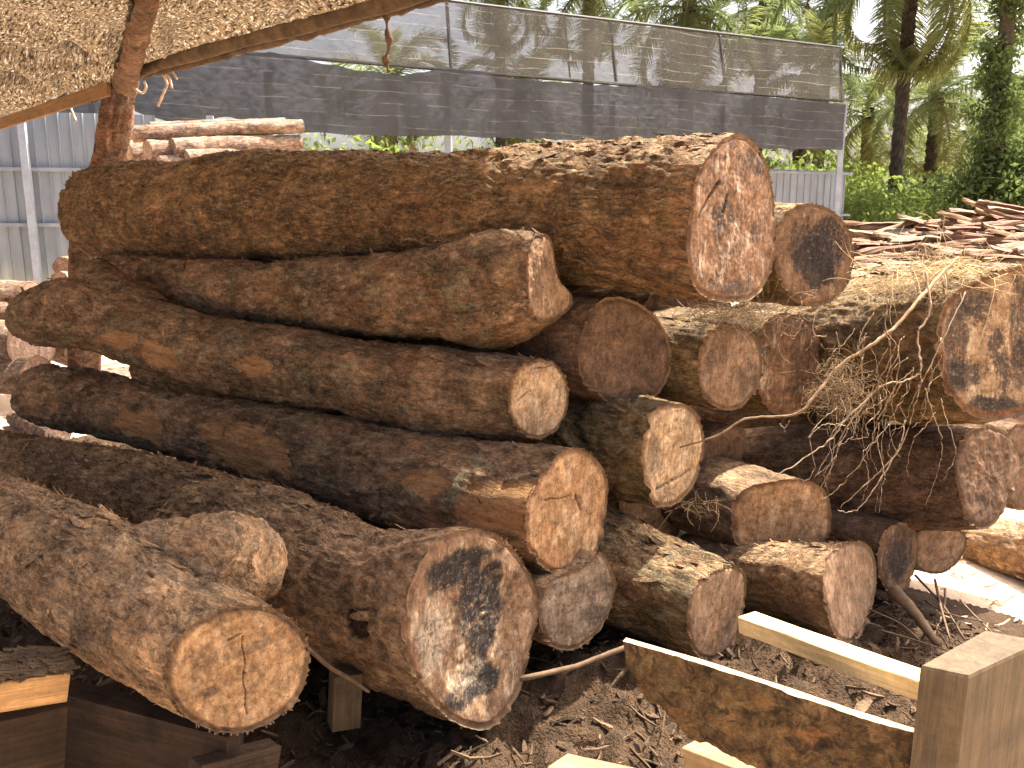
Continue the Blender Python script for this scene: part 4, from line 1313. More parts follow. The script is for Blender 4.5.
# ================================================================== OTHER TIMBER IN THE YARD
def simple_log(name, label, group, p0, p1, r, bark, face, seed, seg=28):
    """a small log: tapered, slightly bent trunk with sawn ends; p0 is the end that shows"""
    p0 = np.asarray(p0, float); p1 = np.asarray(p1, float)
    X = unit(p1 - p0); Y = unit(np.cross([0, 0, 1], X)); Z = np.cross(X, Y)
    L = np.linalg.norm(p1 - p0)
    ns = 30
    tg = np.linspace(-math.pi, math.pi, seg, endpoint=False)
    V = []
    for i in range(ns):
        s = L * i / (ns - 1)
        lob = 1 + .08 * fbm(np.stack([np.cos(tg) + seed * 3, np.sin(tg), np.full(seg, s * .8)], 1), 2)
        by, bz = .25 * r * math.sin(s * 1.1 + seed), .12 * r * math.sin(s * 1.7 + seed * 2)
        rad = r * (1 - .12 * i / ns) * lob
        V.append(np.stack([np.full(seg, s), by + rad * np.cos(tg), bz + rad * np.sin(tg)], 1))
    V = np.concatenate(V)
    d, peel, crack = bark_disp(V, seed, .012, .006, .005)
    V[:, 1] += d * np.tile(np.cos(tg), ns); V[:, 2] += d * np.tile(np.sin(tg), ns)
    k = np.arange(seg); k2 = (k + 1) % seg
    q = np.concatenate([np.stack([i * seg + k, i * seg + k2, (i + 1) * seg + k2, (i + 1) * seg + k], 1) for i in range(ns - 1)])
    mw = Matrix([[X[0], Y[0], Z[0], p0[0]], [X[1], Y[1], Z[1], p0[1]], [X[2], Y[2], Z[2], p0[2]], [0, 0, 0, 1]])
    o = mk(name, V, q, M[bark], None, {'peel': peel, 'crack': crack}, True, mw)
    tag(o, label, 'log', group)
    disc('cut_end', V[:seg].copy(), V[:seg].mean(0), -1, M[face], o, .004, 7, seed)
    disc('cut_end', V[-seg:].copy(), V[-seg:].mean(0), 1, M[face], o, .004, 4, seed + 9)
    return o


gp = 'peeled logs in the far stack behind the topmost log'
far = [((132, 133), (303, 127), 8, 'uppermost long peeled log of the far stack, reaching to its right end'),
       ((150, 128), (285, 122), 5, 'thin peeled pole lying on the very top of the far stack'),
       ((128, 153), (230, 146), 12, 'peeled log with a large pink end at the left of the far stack'),
       ((148, 149), (262, 145), 10, 'peeled log with a round pink end, second from the left in the far stack'),
       ((172, 149), (298, 144), 10, 'peeled log with a pale oval end, third from the left in the far stack'),
       ((143, 163), (260, 160), 8, 'lower peeled log with a small pink end showing just above the topmost log'),
       ((158, 162), (280, 158), 7, 'lower peeled log next to the trunk of the topmost log, small reddish end'),
       ((186, 160), (297, 152), 9, 'lower right peeled log of the far stack, partly hidden by bark')]
for i, (a, b_2, rp, lb) in enumerate(far):
    p0 = pt(a[0], a[1], 8.6 + .1 * (i % 3)); p1 = pt(b_2[0], b_2[1], 9.5 + .1 * (i % 3))
    simple_log('peeled_log', lb, gp, p0, p1, rp * 8.8 / F, 'bark_peeled', 'f_pink', 100 + i)
for i in range(9):                                   # the lower courses that carry them
    row, c = divmod(i, 3)
    p0 = pt(140 + 22 * c, 185 + 24 * row, 8.75); p1 = p0 + (pt(290, 150, 9.6) - pt(150, 152, 8.7))
    p1[2] = p0[2]
    simple_log('peeled_log', 'peeled log in the lower courses of the far stack, hidden behind the topmost log', gp, p0, p1, .12, 'bark_peeled', 'f_pink', 120 + i)

gl = 'pale pinkish logs lying behind the left end of the stack'
left = [((38, 345), (-90, 330), 6.3, 7.0, 26, 'larger pinkish log with a round end below the bent end of the forked log'),
        ((64, 266), (120, 262), 7.6, 9.0, 10, 'small pink log end peeping out below the left tip of the topmost log'),
        ((58, 282), (115, 278), 7.4, 8.8, 9, 'small pink log end just left of the fork, lower of the pair'),
        ((30, 300), (-110, 288), 7.0, 7.6, 19, 'long reddish log lying behind the bent far end of the forked log'),
        ((75, 252), (130, 250), 7.9, 9.2, 8, 'smallest pink log end under the left tip of the topmost log'),
        ((40, 378), (-100, 372), 6.2, 6.8, 20, 'reddish log on the ground between the two far log tips at the left edge'),
        ((85, 352), (10, 330), 6.6, 7.8, 16, 'pale log seen through the gap under the forked log'),
        ((60, 432), (15, 420), 5.6, 6.6, 12, 'small pale log on the sunny ground above the massive mouldy-ended log'),
        ((22, 318), (-120, 312), 6.7, 7.2, 14, 'slim pink log sandwiched in the left heap')]
for i, (a, b_2, d0, d1, rp, lb) in enumerate(left):
    simple_log('pink_log', lb, gl, pt(a[0], a[1], d0), pt(b_2[0], b_2[1], d1), rp * d0 / F, 'bark_peeled', 'f_pink', 140 + i)
stk = prism('leaning_plank', pt(83, 252, 6.6), pt(70, 300, 6.5), .05, .03, M['beam_or'], seed=30)
tag(stk, 'narrow orange plank leaning under the left tip of the topmost log', 'plank')

# heap of slab offcuts at the right, far side
rs_ = random.Random(12)


def slab_mesh(i):
    L = rs_.uniform(.4, .9); w = rs_.uniform(.04, .09); th = rs_.uniform(.018, .042)
    n = 10
    V, Q = [], []
    m = 7
    for k in range(n + 1):
        x = L * (k / n - .5)
        ww = w * (1 + .25 * math.sin(k * .9 + i)) * (.55 if k in (0, n) else 1)
        for j in range(m):
            f = j / (m - 1)
            V.append((x + rs_.uniform(-.02, .02), ww * (f - .5), th * math.sin(math.pi * f) ** .8 + .03 * math.sin(x * 2.2 + i) + rs_.uniform(-.004, .004)))
    for k in range(n):
        for j in range(m - 1):
            a = k * m + j
            Q.append([a, a + m, a + m + 1, a + 1])
        Q.append([k * m, k * m + m - 1, (k + 1) * m + m - 1, (k + 1) * m])
    Q.append(list(range(m))); Q.append([n * m + j for j in range(m)][::-1])
    me = bpy.data.objects
    o = mk('slab_offcut', np.array(V), Q, M[('slab', 'slab2', 'slab3')[i % 3]], smooth=False)
    return o


protos = [slab_mesh(i) for i in range(12)]
cnt = 0
for i in range(295):
    px = rs_.uniform(856, 1042); d = 6.0 + 1.25 * rs_.random() ** .9
    # the heap's outline
    f = (px - 850) / 260
    topz = H + (.0 + .13 * sstep(.38, .55, f) - .16 * (1 - sstep(0, .12, f))) - (.5 * (1 - (d - 6.0) / 1.5))
    z = topz - abs(rs_.gauss(0, .07))
    if i < 12: o = protos[i]
    else:
        o = protos[i % 12].copy(); COL.objects.link(o)
    p = pt(px, 200, d)
    o.location = (p[0], p[1], max(.05, z))
    o.rotation_euler = (rs_.gauss(0, .4), rs_.gauss(0, .1) - (.12 if f > .5 and d > 6.9 else 0), math.pi * (rs_.random() < .5) + rs_.gauss(R(8), .26))
    tag(o, 'rough reddish slab offcut in the heap beyond the logs at the right', 'offcut', 'slab offcuts heaped at the right')

# filler core of the heap: rows of the same slabs, lower down
hp_n = 36
nV, nQ = [], []
U2, W2 = np.meshgrid(np.linspace(0, 1, hp_n), np.linspace(0, 1, hp_n), indexing='ij')
hx = 2.35 + 3.6 * U2 + .5 * W2; hy = 5.7 + 2.6 * W2
hh = 1.3 * np.clip(np.minimum(sstep(0, .2, U2), sstep(0, .45, W2)) * (1 - sstep(.8, 1, W2)), 0, 1) + .08 * fbm(np.stack([hx.ravel() * 3, hy.ravel() * 3, hx.ravel() * 0], 1), 3).reshape(hx.shape)
ii, jj = np.meshgrid(np.arange(hp_n - 1), np.arange(hp_n - 1), indexing='ij'); b_ = (ii * hp_n + jj).ravel()
o = mk('offcut_core', np.stack([hx.ravel(), hy.ravel(), np.maximum(hh.ravel(), .004)], 1), np.stack([b_, b_ + hp_n, b_ + hp_n + 1, b_ + 1], 1), M['slab3'])
tag(o, 'packed splinters and bark at the core of the slab offcut heap', 'wood waste', kind='stuff')

# ================================================================== SHADE-NET SCREEN AND METAL FENCES
PR = pt(846, 101, 19.0); PL = pt(449, 62, 14.8)
nd = unit([PR[0] - PL[0], PR[1] - PL[1], 0]); nn_ = np.array([nd[1], -nd[0], 0])      # nn_ faces the camera


def nplane(px, py, off=0.0): return on_plane(px, py, PR + nn_ * off, nn_)


scr = empty('net_screen', (PR[0], PR[1], 0))
tag(scr, 'tall screen of two tiers of dark shade netting on steel posts behind the logs', 'screen')
scr_inv = Vector((PR[0], PR[1], 0))


def ch(o, par, off):
    o.data.transform(Matrix.Translation(-off)); o.parent = par
    return o


def net_grid(name, top, bot, nu, nv, mat, sag, bulge, seed, off=0.0, lean=0.0, taut=None):
    """net between two picture lines lying on the screen's plane; sags between its ties"""
    tp = np.array([nplane(*p, off) for p in top]); bt = np.array([nplane(*p, off) for p in bot])
    st_ = (tp - tp[0]) @ nd; sb_ = (bt - tp[0]) @ nd
    lo, hi = min(st_[0], sb_[0]), max(st_[-1], sb_[-1])
    V = []
    for i in range(nu):
        s = lo + (hi - lo) * i / (nu - 1)
        zt_ = np.interp(s, st_, tp[:, 2]); zb_ = np.interp(s, sb_, bt[:, 2])
        for j in range(nv):
            f = j / (nv - 1)
            z = zt_ + (zb_ - zt_) * f
            w1 = float(pn(np.array([[s * .9, f * 1.3, seed]]))[0]); w2 = float(pn(np.array([[s * 3.1 + f, f * 1.2, seed + 5]]))[0])
            z += sag * w2 * (1 if 0 < j < nv - 1 else .8)
            V.append(tp[0] + nd * (s) + np.array([0, 0, z - tp[0, 2]]) + nn_ * (bulge * (w1 + .5 * w2) * math.sin(math.pi * min(1, max(.15, f))) + lean * (1 - f)))
    ii, jj = np.meshgrid(np.arange(nu - 1), np.arange(nv - 1), indexing='ij'); b = (ii * nv + jj).ravel()
    o = mk(name, np.array(V), np.stack([b, b + nv, b + nv + 1, b + 1], 1), mat)
    return ch(o, scr, scr_inv)


net_grid('upper_net', [(60, -60), (448, -2), (612, 18), (725, 33), (849, 46)], [(60, 40), (270, 55), (448, 70), (612, 84), (725, 92), (842, 101)], 150, 14, M['net_up'], .03, .04, 2, off=.04, lean=-.25)
net_grid('lower_net', [(60, 44), (150, 53), (230, 55), (270, 52), (340, 67), (400, 76), (446, 68), (530, 80), (612, 86), (660, 86), (725, 93), (846, 104)],
         [(60, 125), (135, 112), (175, 124), (230, 117), (270, 132), (340, 134), (400, 136), (448, 136), (530, 139), (612, 142), (725, 148), (838, 150)], 170, 14, M['net_low'], .05, .05, 4, off=.07)
zt_end = nplane(849, 46)[2]
for i, (px, r_) in enumerate([(843, .085), (722, .06), (612, .06), (448, .085), (271, .085), (95, .085)]):
    p = nplane(px, 120, -.16); mb = MB()
    up = 1.0 if px != 95 else .9
    mb.tube([(p[0], p[1], 0), (p[0], p[1], nplane(px, 100 if px > 400 else 70)[2])], r_, 4 if r_ > .07 else 8)
    o = ch(mb.build('post', M['steel']), scr, scr_inv)
for px in (452, 571, 617, 727, 849):                     # stays that carry the upper tier, leaning back
    a = nplane(px - (8 if px == 849 else 1), 101 - (849 - px) * .085, .0); b_2 = nplane(px, 46 - (849 - px) * .12) - nn_ * .25
    mb = MB(); mb.tube([a, b_2], .035 if px != 571 else .02, 6)
    ch(mb.build('stay', M['frame']), scr, scr_inv)
for (a, b_2) in (((60, -60), (849, 46)), ((60, 40), (843, 102))):
    l = -.25 if a[1] < 0 else 0
    p0 = nplane(*a) + nn_ * l
    pts = [nplane(a[0] + (b_2[0] - a[0]) * t, np.interp(a[0] + (b_2[0] - a[0]) * t, [60, 448, 849] if l else [60, 270, 448, 612, 843], [-60, -3, 45.5] if l else [40, 55, 70, 84, 101])) + nn_ * l for t in np.linspace(0, 1, 12)]
    mb = MB(); mb.tube(pts, .03, 6)
    ch(mb.build('rail', M['frame']), scr, scr_inv)


def zinc_fence(name, label, P0, P1, h, pitch, rails, posts, rail_mat, seed):
    P0 = np.asarray(P0); P1 = np.asarray(P1)
    X = unit([P1[0] - P0[0], P1[1] - P0[1], 0]); N = np.array([X[1], -X[0], 0])
    L = np.linalg.norm((P1 - P0)[:2])
    root_ = empty(name, (P0[0], P0[1], 0), math.atan2(X[1], X[0]))
    tag(root_, label, 'fence')
    # trapezoid profile, each sheet slightly different
    V = []; nrib = int(L / pitch)
    prof = []
    for k in range(nrib):
        s = k * pitch
        j = .004 * math.sin(k * 2.1 + seed)
        prof += [(s, j), (s + pitch * .82, j), (s + pitch * .88, .028 + j), (s + pitch * .94, .028 + j)]
    zs = np.linspace(.03, h, 8)
    for (s, d) in prof:
        for z in zs:
            V.append((s, -d if True else d, z + (.012 * math.sin(s * .7) if z == zs[-1] else 0)))
    n = len(prof); m = len(zs)
    ii, jj = np.meshgrid(np.arange(n - 1), np.arange(m - 1), indexing='ij'); b = (ii * m + jj).ravel()
    o = mk('sheet', np.array(V), np.stack([b, b + m, b + m + 1, b + 1], 1), M['zinc'], root_, smooth=False)
    for z in rails:
        mb = MB(); mb.box((L / 2, -.055, z), (L, .04, .05)); mb.build('rail', M[rail_mat], root_)
    for s in posts:
        mb = MB(); mb.box((s, -.125, h / 2), (.09, .1, h)); mb.build('post', M['steel'], root_)
    return root_


fl0 = pt(-150, 200, 11.2); fl1 = pt(165, 200, 12.0)
u33 = (pt(34, 200, 11.7) - fl0) @ unit([fl1[0] - fl0[0], fl1[1] - fl0[1], 0])
zinc_fence('metal_fence', 'blue-grey corrugated metal fence with horizontal rails at the left edge', fl0, fl1, pt(60, 115, 11.7)[2], .155,
           (pt(40, 170, 11.7)[2], pt(40, 225, 11.7)[2], .45), (u33 - 2.0, u33, u33 + 2.4), 'zinc', 1)
fr0 = nplane(190, 150, -1.6); fr1 = nplane(843, 175, -.6)
fr2 = fr1 + nd * .25
zinc_fence('metal_fence', 'low pale corrugated metal fence seen below the netting', fr0, fr2, 2.62, .2, (2.56, 1.6, .5), (3.0, 6.0, 9.0, 12.0), 'zinc', 2)

# ================================================================== TARPAULIN ROOF at the upper left
EH = 2.74
n_e = np.array([.655, .755, 0])
hem_px = [(-140, 165), (-60, 142), (0, 123), (35, 111), (60, 100), (85, 97), (105, 90), (135, 77), (165, 70), (200, 62), (235, 52), (280, 41), (320, 31), (360, 19), (400, 9), (425, 2), (470, -14), (526, -33), (590, -52)]
hem = np.array([on_plane(p[0], p[1], n_e * EH, n_e) for p in hem_px])
ht = hem[:, 0] * .755 - hem[:, 1] * .655
nt, ne = 190, 90
hx_ = [p[0] for p in hem_px]
pinch = [(np.interp(60, hx_, ht), .26), (np.interp(125, hx_, ht), .34), (np.interp(165, hx_, ht), .16), (np.interp(300, hx_, ht), .14)]
tT, fJ = np.meshgrid(np.linspace(ht[0], ht[-1], nt), (np.linspace(0, 1, ne)) ** 1.3, indexing='ij')
tT, fJ = tT.ravel(), fJ.ravel()
eE = EH - 3.9 * fJ
zZ = np.interp(tT, ht, hem[:, 2]) + .05 + .52 * fJ + .03 * np.sin(fJ * 9) * (1 - fJ)
zZ = zZ + .12 * fbm(np.stack([tT * 1.1, eE * 1.2, tT * 0 + 1], 1), 2) * np.minimum(1, fJ * 9)
for (tc, am) in pinch:                       # folds run out of the tie points
    dt = tT - tc; de = EH - eE
    ang = np.arctan2(dt, de + .02); rr_ = np.hypot(dt, de)
    zZ = zZ + am * .2 * np.cos(ang * 10) * np.exp(-((rr_ - .4) / .42) ** 2)
zZ = zZ + .016 * fbm(np.stack([tT * 8, eE * 8, tT * 0 + 4], 1), 3) * np.minimum(1, fJ * 20)
tend = ht[-1]
colf = np.repeat(np.arange(nt), ne)
ext = np.clip((colf - (nt - 40)) / 39.0, 0, 1)                # last columns: added out-of-view flap, shaped to shade the front of the stack
tcut = np.interp(nt - 40, np.arange(nt), np.linspace(ht[0], ht[-1], nt))
tmax = tend + 1.05 * sstep(.04, .36, EH - eE)
tT = np.where(colf > nt - 40, tcut + (tmax - tcut) * ext, tT)
V = np.stack([tT * .755 + eE * .655, -tT * .655 + eE * .755, zZ], 1)
ii, jj = np.meshgrid(np.arange(nt - 1), np.arange(ne - 1), indexing='ij'); b_ = (ii * ne + jj).ravel()
tp_ = mk('tarpaulin', np.array(V), np.stack([b_, b_ + ne, b_ + ne + 1, b_ + 1], 1), M['tarp'])
tag(tp_, 'sagging brown and silver woven tarpaulin roof over the left side', 'tarpaulin')
# rolled hem of the cloth
mb = MB(); C_ = spline(list(hem), 150)
C_ = C_ + .012 * np.stack([pn(np.stack([np.arange(150) * .4, np.zeros(150) + k, np.zeros(150)], 1)) for k in range(3)], 1)
rr_ = .022 + .012 * pn(np.stack([np.arange(150) * .22, np.zeros(150), np.zeros(150)], 1))
mb.tube(C_, list(rr_), 9, wob=.18)
hm_ = mb.build('hem', M['pole'], tp_, smooth=True)
for k, (px, py, pts) in enumerate([(163, 72, [(163, 74), (167, 84), (163, 94), (158, 106)]), (166, 72, [(166, 74), (170, 80), (172, 88)]), (72, 104, [(70, 106), (73, 113), (76, 121)]),
                                   (143, 80, [(134, 88), (142, 93), (146, 88), (144, 81)]), (174, 70, [(173, 72), (177, 79)])]):
    P_ = [on_plane(p[0], p[1], n_e * (EH - .01), n_e) for p in pts]
    mb = MB(); mb.tube(spline(P_, 14), .008, 5, wob=.2); mb.build('tie_string', M['twine'], tp_, smooth=True)
P_ = [on_plane(p[0], p[1], n_e * (EH - .01), n_e) for p in [(386, 12), (387, 25), (389, 45), (386, 60), (389, 72)]]
mb = MB(); mb.tube(spline(P_, 22), list(.012 + .006 * np.sin(np.arange(22) * .9)), 5, wob=.3); mb.build('tie_string', M['pole'], tp_, smooth=True)

# batten and round pole that stretch the edge
e_in = n_e * (EH - .06)
b0 = on_plane(-70, 142, e_in, n_e); b1 = on_plane(108, 82, e_in, n_e)
bt = prism('batten', b0, b1, .028, .085, M['batten'], seed=20)
tag(bt, 'flat orange-brown batten along the tarpaulin edge, left of the trunk post', 'batten')
pl = [on_plane(p[0], p[1], n_e * (EH - .05), n_e) for p in [(118, 82), (150, 68), (200, 53), (260, 37), (320, 22), (380, 6), (430, -8), (500, -30)]]
mb = MB(); C_ = spline(pl, 80); mb.tube(C_, list(.036 + .004 * np.sin(np.arange(80) * .35)), 12, wob=.06)
pp_ = mb.build('pole', M['pole'], smooth=True); tag(pp_, 'round brown pole along the tarpaulin edge, right of the trunk post', 'pole')


def rough_trunk(name, pts, radii, mat, seg=40, seed=3, amp=.012):
    C = spline(pts, 70); rr = np.interp(np.linspace(0, 1, 70), np.linspace(0, 1, len(radii)), radii)
    tg = np.linspace(-math.pi, math.pi, seg, endpoint=False)
    V = []
    for i in range(70):
        t = unit(C[min(i + 1, 69)] - C[max(i - 1, 0)]); a = unit(np.cross([.1, 1, .05], t)); b = np.cross(t, a)
        P = C[i] + rr[i] * (np.cos(tg)[:, None] * a + np.sin(tg)[:, None] * b)
        dd = amp * fbm(np.stack([np.cos(tg) * 2 + seed, np.sin(tg) * 2, np.full(seg, i * .12)], 1), 4) + amp * .5 * pn(np.stack([tg * 3, tg * 0, np.full(seg, i * .05)], 1))
        V.append(P + (P - C[i]) / rr[i] * dd[:, None])
    V = np.concatenate(V)
    k = np.arange(seg); k2 = (k + 1) % seg
    q = np.concatenate([np.stack([i * seg + k, i * seg + k2, (i + 1) * seg + k2, (i + 1) * seg + k], 1) for i in range(69)]).tolist()
    q += [list(range(seg))[::-1], [69 * seg + j for j in range(seg)]]
    return mk(name, V, q, mat)


bt_ = pt(74, 330, 6.45); bt_[2] = 0
sp_ = rough_trunk('trunk_post', [bt_, pt(88, 235, 6.2), pt(106, 175, 6.08), pt(117, 115, 5.95), pt(124, 72, 5.86), pt(127, 58, 5.8)], [.12, .115, .11, .10, .09, .08], M['post_bark'], amp=.03)
tag(sp_, 'rough reddish tree-trunk post holding up the tarpaulin edge', 'post')
rf = rough_trunk("rafter", [pt(125, 84, 5.62), pt(133, 50, 4.9), pt(141, 20, 4.45), pt(152, -20, 4.0)], [.075, .066, .06, .055], M["post_bark"], 32, 5, .012)
tag(rf, 'brown pole rafter running up under the tarpaulin from the trunk post', 'rafter')

# ================================================================== PALMS AND GREENERY
def frond_mesh(i):
    rs = random.Random(500 + i)
    L = 4.6; n = 84
    droop = 1.0 + .35 * (i % 4)
    C = []
    a = .55 - .1 * (i % 3); x = z = 0.0
    for k in range(n + 1):
        C.append((x, 0, z)); x += L / n * math.cos(a); z += L / n * math.sin(a); a -= droop * 1.9 / n * (.5 + k / n)
    V, Q = [], []
    for k in range(n + 1):                                   # midrib
        w = .055 * (1 - k / n) + .008
        V += [(C[k][0], -w, C[k][2]), (C[k][0], 0, C[k][2] + w), (C[k][0], w, C[k][2])]
    for k in range(n):
        for j in range(2): Q.append([k * 3 + j, k * 3 + 3 + j, k * 3 + 4 + j, k * 3 + 1 + j])
    for k in range(6, n):
        f = k / n
        ll = .95 * math.sin(math.pi * (.12 + .82 * f)) ** .8 * rs.uniform(.8, 1.1)
        for sd in (-1, 1):
            for rep in range(2):
                el = rs.uniform(-.55, .5); sw = rs.uniform(.35, .85)
                d = np.array([math.cos(sw) * .7, sd * math.cos(el), math.sin(el)]); d = unit(d)
                p = np.array(C[k]) + np.array([rs.uniform(-.03, .03), 0, 0]); w = .017
                b = len(V); sg = 4
                for s_ in range(sg):
                    ww = w * (1, 1.15, .8, .12)[s_]
                    V.append(tuple(p + np.array([-ww, 0, 0]))); V.append(tuple(p + np.array([ww, 0, .0])))
                    p = p + d * ll / (sg - 1); d = unit(d + np.array([.05, 0, -.34 * rs.uniform(.6, 1.4)]))
                for s_ in range(sg - 1): Q.append([b + 2 * s_, b + 2 * s_ + 1, b + 2 * s_ + 3, b + 2 * s_ + 2])
    me = bpy.data.meshes.new('frond'); me.from_pydata(V, [], Q)
    me.materials.append(M['palm'] if i != 3 else M['palm_y'])
    return me


FR = [frond_mesh(i) for i in range(4)]


def palm(px, py, d, label, nf=26, tr=.22, lean=0.0, seed=0, sc=1.0, clump=True, group='oil palms standing beyond the yard'):
    rs = random.Random(seed)
    top = pt(px, py, d); hgt = top[2]
    root_ = empty('oil_palm', (top[0] - lean, top[1], 0)); tag(root_, label, 'palm tree', group)
    V = []; seg = 14; n = 70
    for i in range(n):
        f = i / (n - 1)
        for k in range(seg):
            th = 2 * math.pi * k / seg
            r = tr * (1.25 - .25 * min(1, f * 4)) * (1 + .16 * math.sin(th * 4 + i * 1.9) + rs.uniform(-.09, .09))
            V.append((lean * f ** 2 + r * math.cos(th), r * math.sin(th), hgt * f))
    k = np.arange(seg); k2 = (k + 1) % seg
    q = np.concatenate([np.stack([i * seg + k, i * seg + k2, (i + 1) * seg + k2, (i + 1) * seg + k], 1) for i in range(n - 1)])
    mk('trunk', np.array(V), q, M['trunk'], root_, smooth=False)
    for i in range(nf):
        o = bpy.data.objects.new('frond', FR[rs.choice((0, 1, 2, 0, 1, 2, 3) if i < nf * .75 else (2, 3))])
        COL.objects.link(o); o.parent = root_
        f = i / nf
        tilt = R(62 - 130 * f + rs.uniform(-8, 8))              # young fronds upright, old ones hang
        o.location = (lean, 0, hgt - .1 - .45 * f)
        o.rotation_euler = (rs.uniform(-.25, .25), -tilt, i * 2.39996 + rs.uniform(-.2, .2))
        s_ = sc * rs.uniform(.85, 1.1); o.scale = (s_, s_, s_)
    return root_


palm(916, -62, 25, 'tall oil palm with a dark trunk and drooping fronds right of the netting', 28, .19, .0, 1, 1.15)
palm(808, 70, 36, 'oil palm behind the right end of the netting with its dark trunk below it', 20, .28, .2, 2, 1.0)
palm(690, 0, 34, 'oil palm rising above the middle of the netting', 28, .28, 0, 3, 1.1)
palm(938, 92, 33, 'shorter oil palm just behind the tall dark-trunked one', 18, .24, .0, 4, .95)
palm(868, 108, 40, 'low oil palm in the gap between the netting and the tall dark trunk', 18, .26, -.2, 6, 1.0)
palm(590, -22, 42, 'oil palm rising above the netting, left of the middle one', 20, .28, 0, 7, 1.15)
palm(836, -38, 38, 'high-crowned oil palm over the right corner of the netting', 20, .24, .2, 8, 1.05)
palm(765, -4, 40, 'oil palm peeking over the netting near its right end', 24, .26, 0, 15, 1.0)
palm(500, -25, 44, 'oil palm peeking over the left part of the netting', 24, .26, 0, 16, 1.1)
palm(1075, 40, 30, 'oil palm whose fronds reach in from the right edge', 20, .28, 0, 9, 1.1)
palm(390, 80, 42, 'low oil palm behind the left part of the netting', 18, .3, 0, 12, 1.1)
palm(985, 118, 38, 'low oil palm behind the slab heap', 18, .26, 0, 13, .9)
palm(520, 90, 46, 'low oil palm behind the middle of the netting', 18, .3, 0, 11, 1.1)


def leaves(n, shape, size, seed, clumps=18, spread=.32):
    """leaf-sized folded faces gathered in clumps through a crown volume"""
    rs = np.random.RandomState(seed)
    cc = shape(rs, clumps)
    c = cc[rs.randint(0, clumps, n)] + rs.normal(0, spread, (n, 3)) * np.array([1, 1, .8])
    d = rs.normal(size=(n, 3)); d[:, 2] -= .35; d /= np.linalg.norm(d, axis=1)[:, None]
    s = np.cross(d, rs.normal(size=(n, 3))); s /= np.linalg.norm(s, axis=1)[:, None]
    up = np.cross(d, s)
    L = size * rs.uniform(.6, 1.4, n)[:, None]; W = L * .26
    V = np.stack([c, c + d * L * .45 + s * W + up * W * .3, c + d * L, c + d * L * .45 - s * W + up * W * .3], 1).reshape(-1, 3)
    Q = np.arange(n * 4).reshape(n, 4)
    return V, Q


def shrub(px, py, d, w, h, n, mat, label, seed, size=.2, group=None, name='shrub', cat='shrub'):
    base_ = pt(px, py, d)
    root_ = empty(name, (base_[0], base_[1], 0)); tag(root_, label, cat, group)
    V, Q = leaves(n, lambda rs, k: np.stack([rs.normal(0, .34, k) * w, rs.normal(0, .3, k) * w, h * (.12 + .8 * rs.uniform(0, 1, k) ** .8)], 1), size, seed, 46, .30 * min(1, w / 2))
    V[:, 2] = np.maximum(V[:, 2], .03)
    mk('foliage', V, Q, M[mat], root_, smooth=False)
    rs = random.Random(seed); mb = MB()
    for k in range(7):
        a = rs.uniform(0, 6.28); mb.tube([(0, 0, 0), (.25 * w * math.cos(a) * .5, .25 * w * math.sin(a), h * .45), (.3 * w * math.cos(a), .3 * w * math.sin(a), h * .85)], [.03, .022, .01], 5)
    mb.build('stem', M['trunk'], root_)
    return root_


shrub(868, 190, 22, 2.6, 2.3, 5200, 'shrub', 'bright yellow-green bush just right of the netting post', 1, .15)
shrub(905, 178, 25, 2.4, 2.5, 3600, 'shrub', 'bright bush at the foot of the tall dark palm trunk', 2, .17)
shrub(945, 190, 24, 2.6, 1.9, 3200, 'shrub_d', 'dull green bush behind the slab heap', 3, .18)
shrub(1000, 180, 21, 2.6, 3.0, 4200, 'shrub_d', 'dense dark leafy bush at the right edge behind the slab heap', 4, .17)
shrub(1035, 130, 21, 2.0, 3.8, 5200, 'shrub_d', 'tall leafy thicket at the right edge', 5, .15)
shrub(830, 180, 30, 3.2, 3.4, 3000, 'shrub', 'leafy bush behind the right netting post', 6, .22)
shrub(780, 160, 28, 3.0, 3.6, 2600, 'shrub', 'leafy bush seen under the netting at the right', 7, .22)
shrub(680, 160, 27, 3.4, 3.5, 2600, 'shrub_d', 'leafy bush seen under the middle of the netting', 8, .22)
shrub(590, 160, 26, 3.4, 3.4, 2600, 'shrub', 'bright leafy bush seen under the netting left of the middle', 9, .22)
shrub(500, 160, 24, 3.2, 3.3, 2600, 'shrub_d', 'leafy bush right of the thick grey net post', 10, .2)
shrub(405, 160, 22, 3.2, 3.2, 2600, 'shrub', 'bright leafy bush left of the thick grey net post', 11, .2)
shrub(330, 155, 21, 3.0, 3.1, 2400, 'shrub', 'bright leafy bush beside the right end of the far peeled logs', 12, .2)

# vine-clad trunk at the right edge
vt = pt(1003, 60, 20.5)
vr = empty('vine_clad_tree', (vt[0], vt[1], 0)); tag(vr, 'trunk smothered in climbing vines at the right edge', 'tree')
mb = MB(); mb.tube([(0, 0, 0), (.05, 0, 3), (0, 0, 6), (.05, 0, 9.5)], [.26, .2, .17, .14], 12, wob=.1); mb.build('trunk', M['trunk'], vr)
V, Q = leaves(13000, lambda rs, k: np.stack([rs.normal(0, .28, k), rs.normal(0, .28, k), rs.uniform(.3, 9.6, k)], 1), .13, 77, 150, .15)
mk('foliage', V, Q, M['shrub_d'], vr, smooth=False)

# far wall of forest
rsn = np.random.RandomState(9)
V, Q = leaves(42000, lambda rs, k: np.stack([rs.uniform(-46, 66, k), rs.uniform(47, 60, k), rs.uniform(0, 1, k) ** 1.1 * (6.0 + 1.8 * np.sin(np.arange(k)))], 1), .42, 5, 1100, .8)
V[:, 2] = np.maximum(V[:, 2], .05)
ff = mk('far_trees', V, Q, M['forest'], smooth=False); tag(ff, 'hazy green mass of far trees closing the view behind the palms', 'trees', kind='stuff')

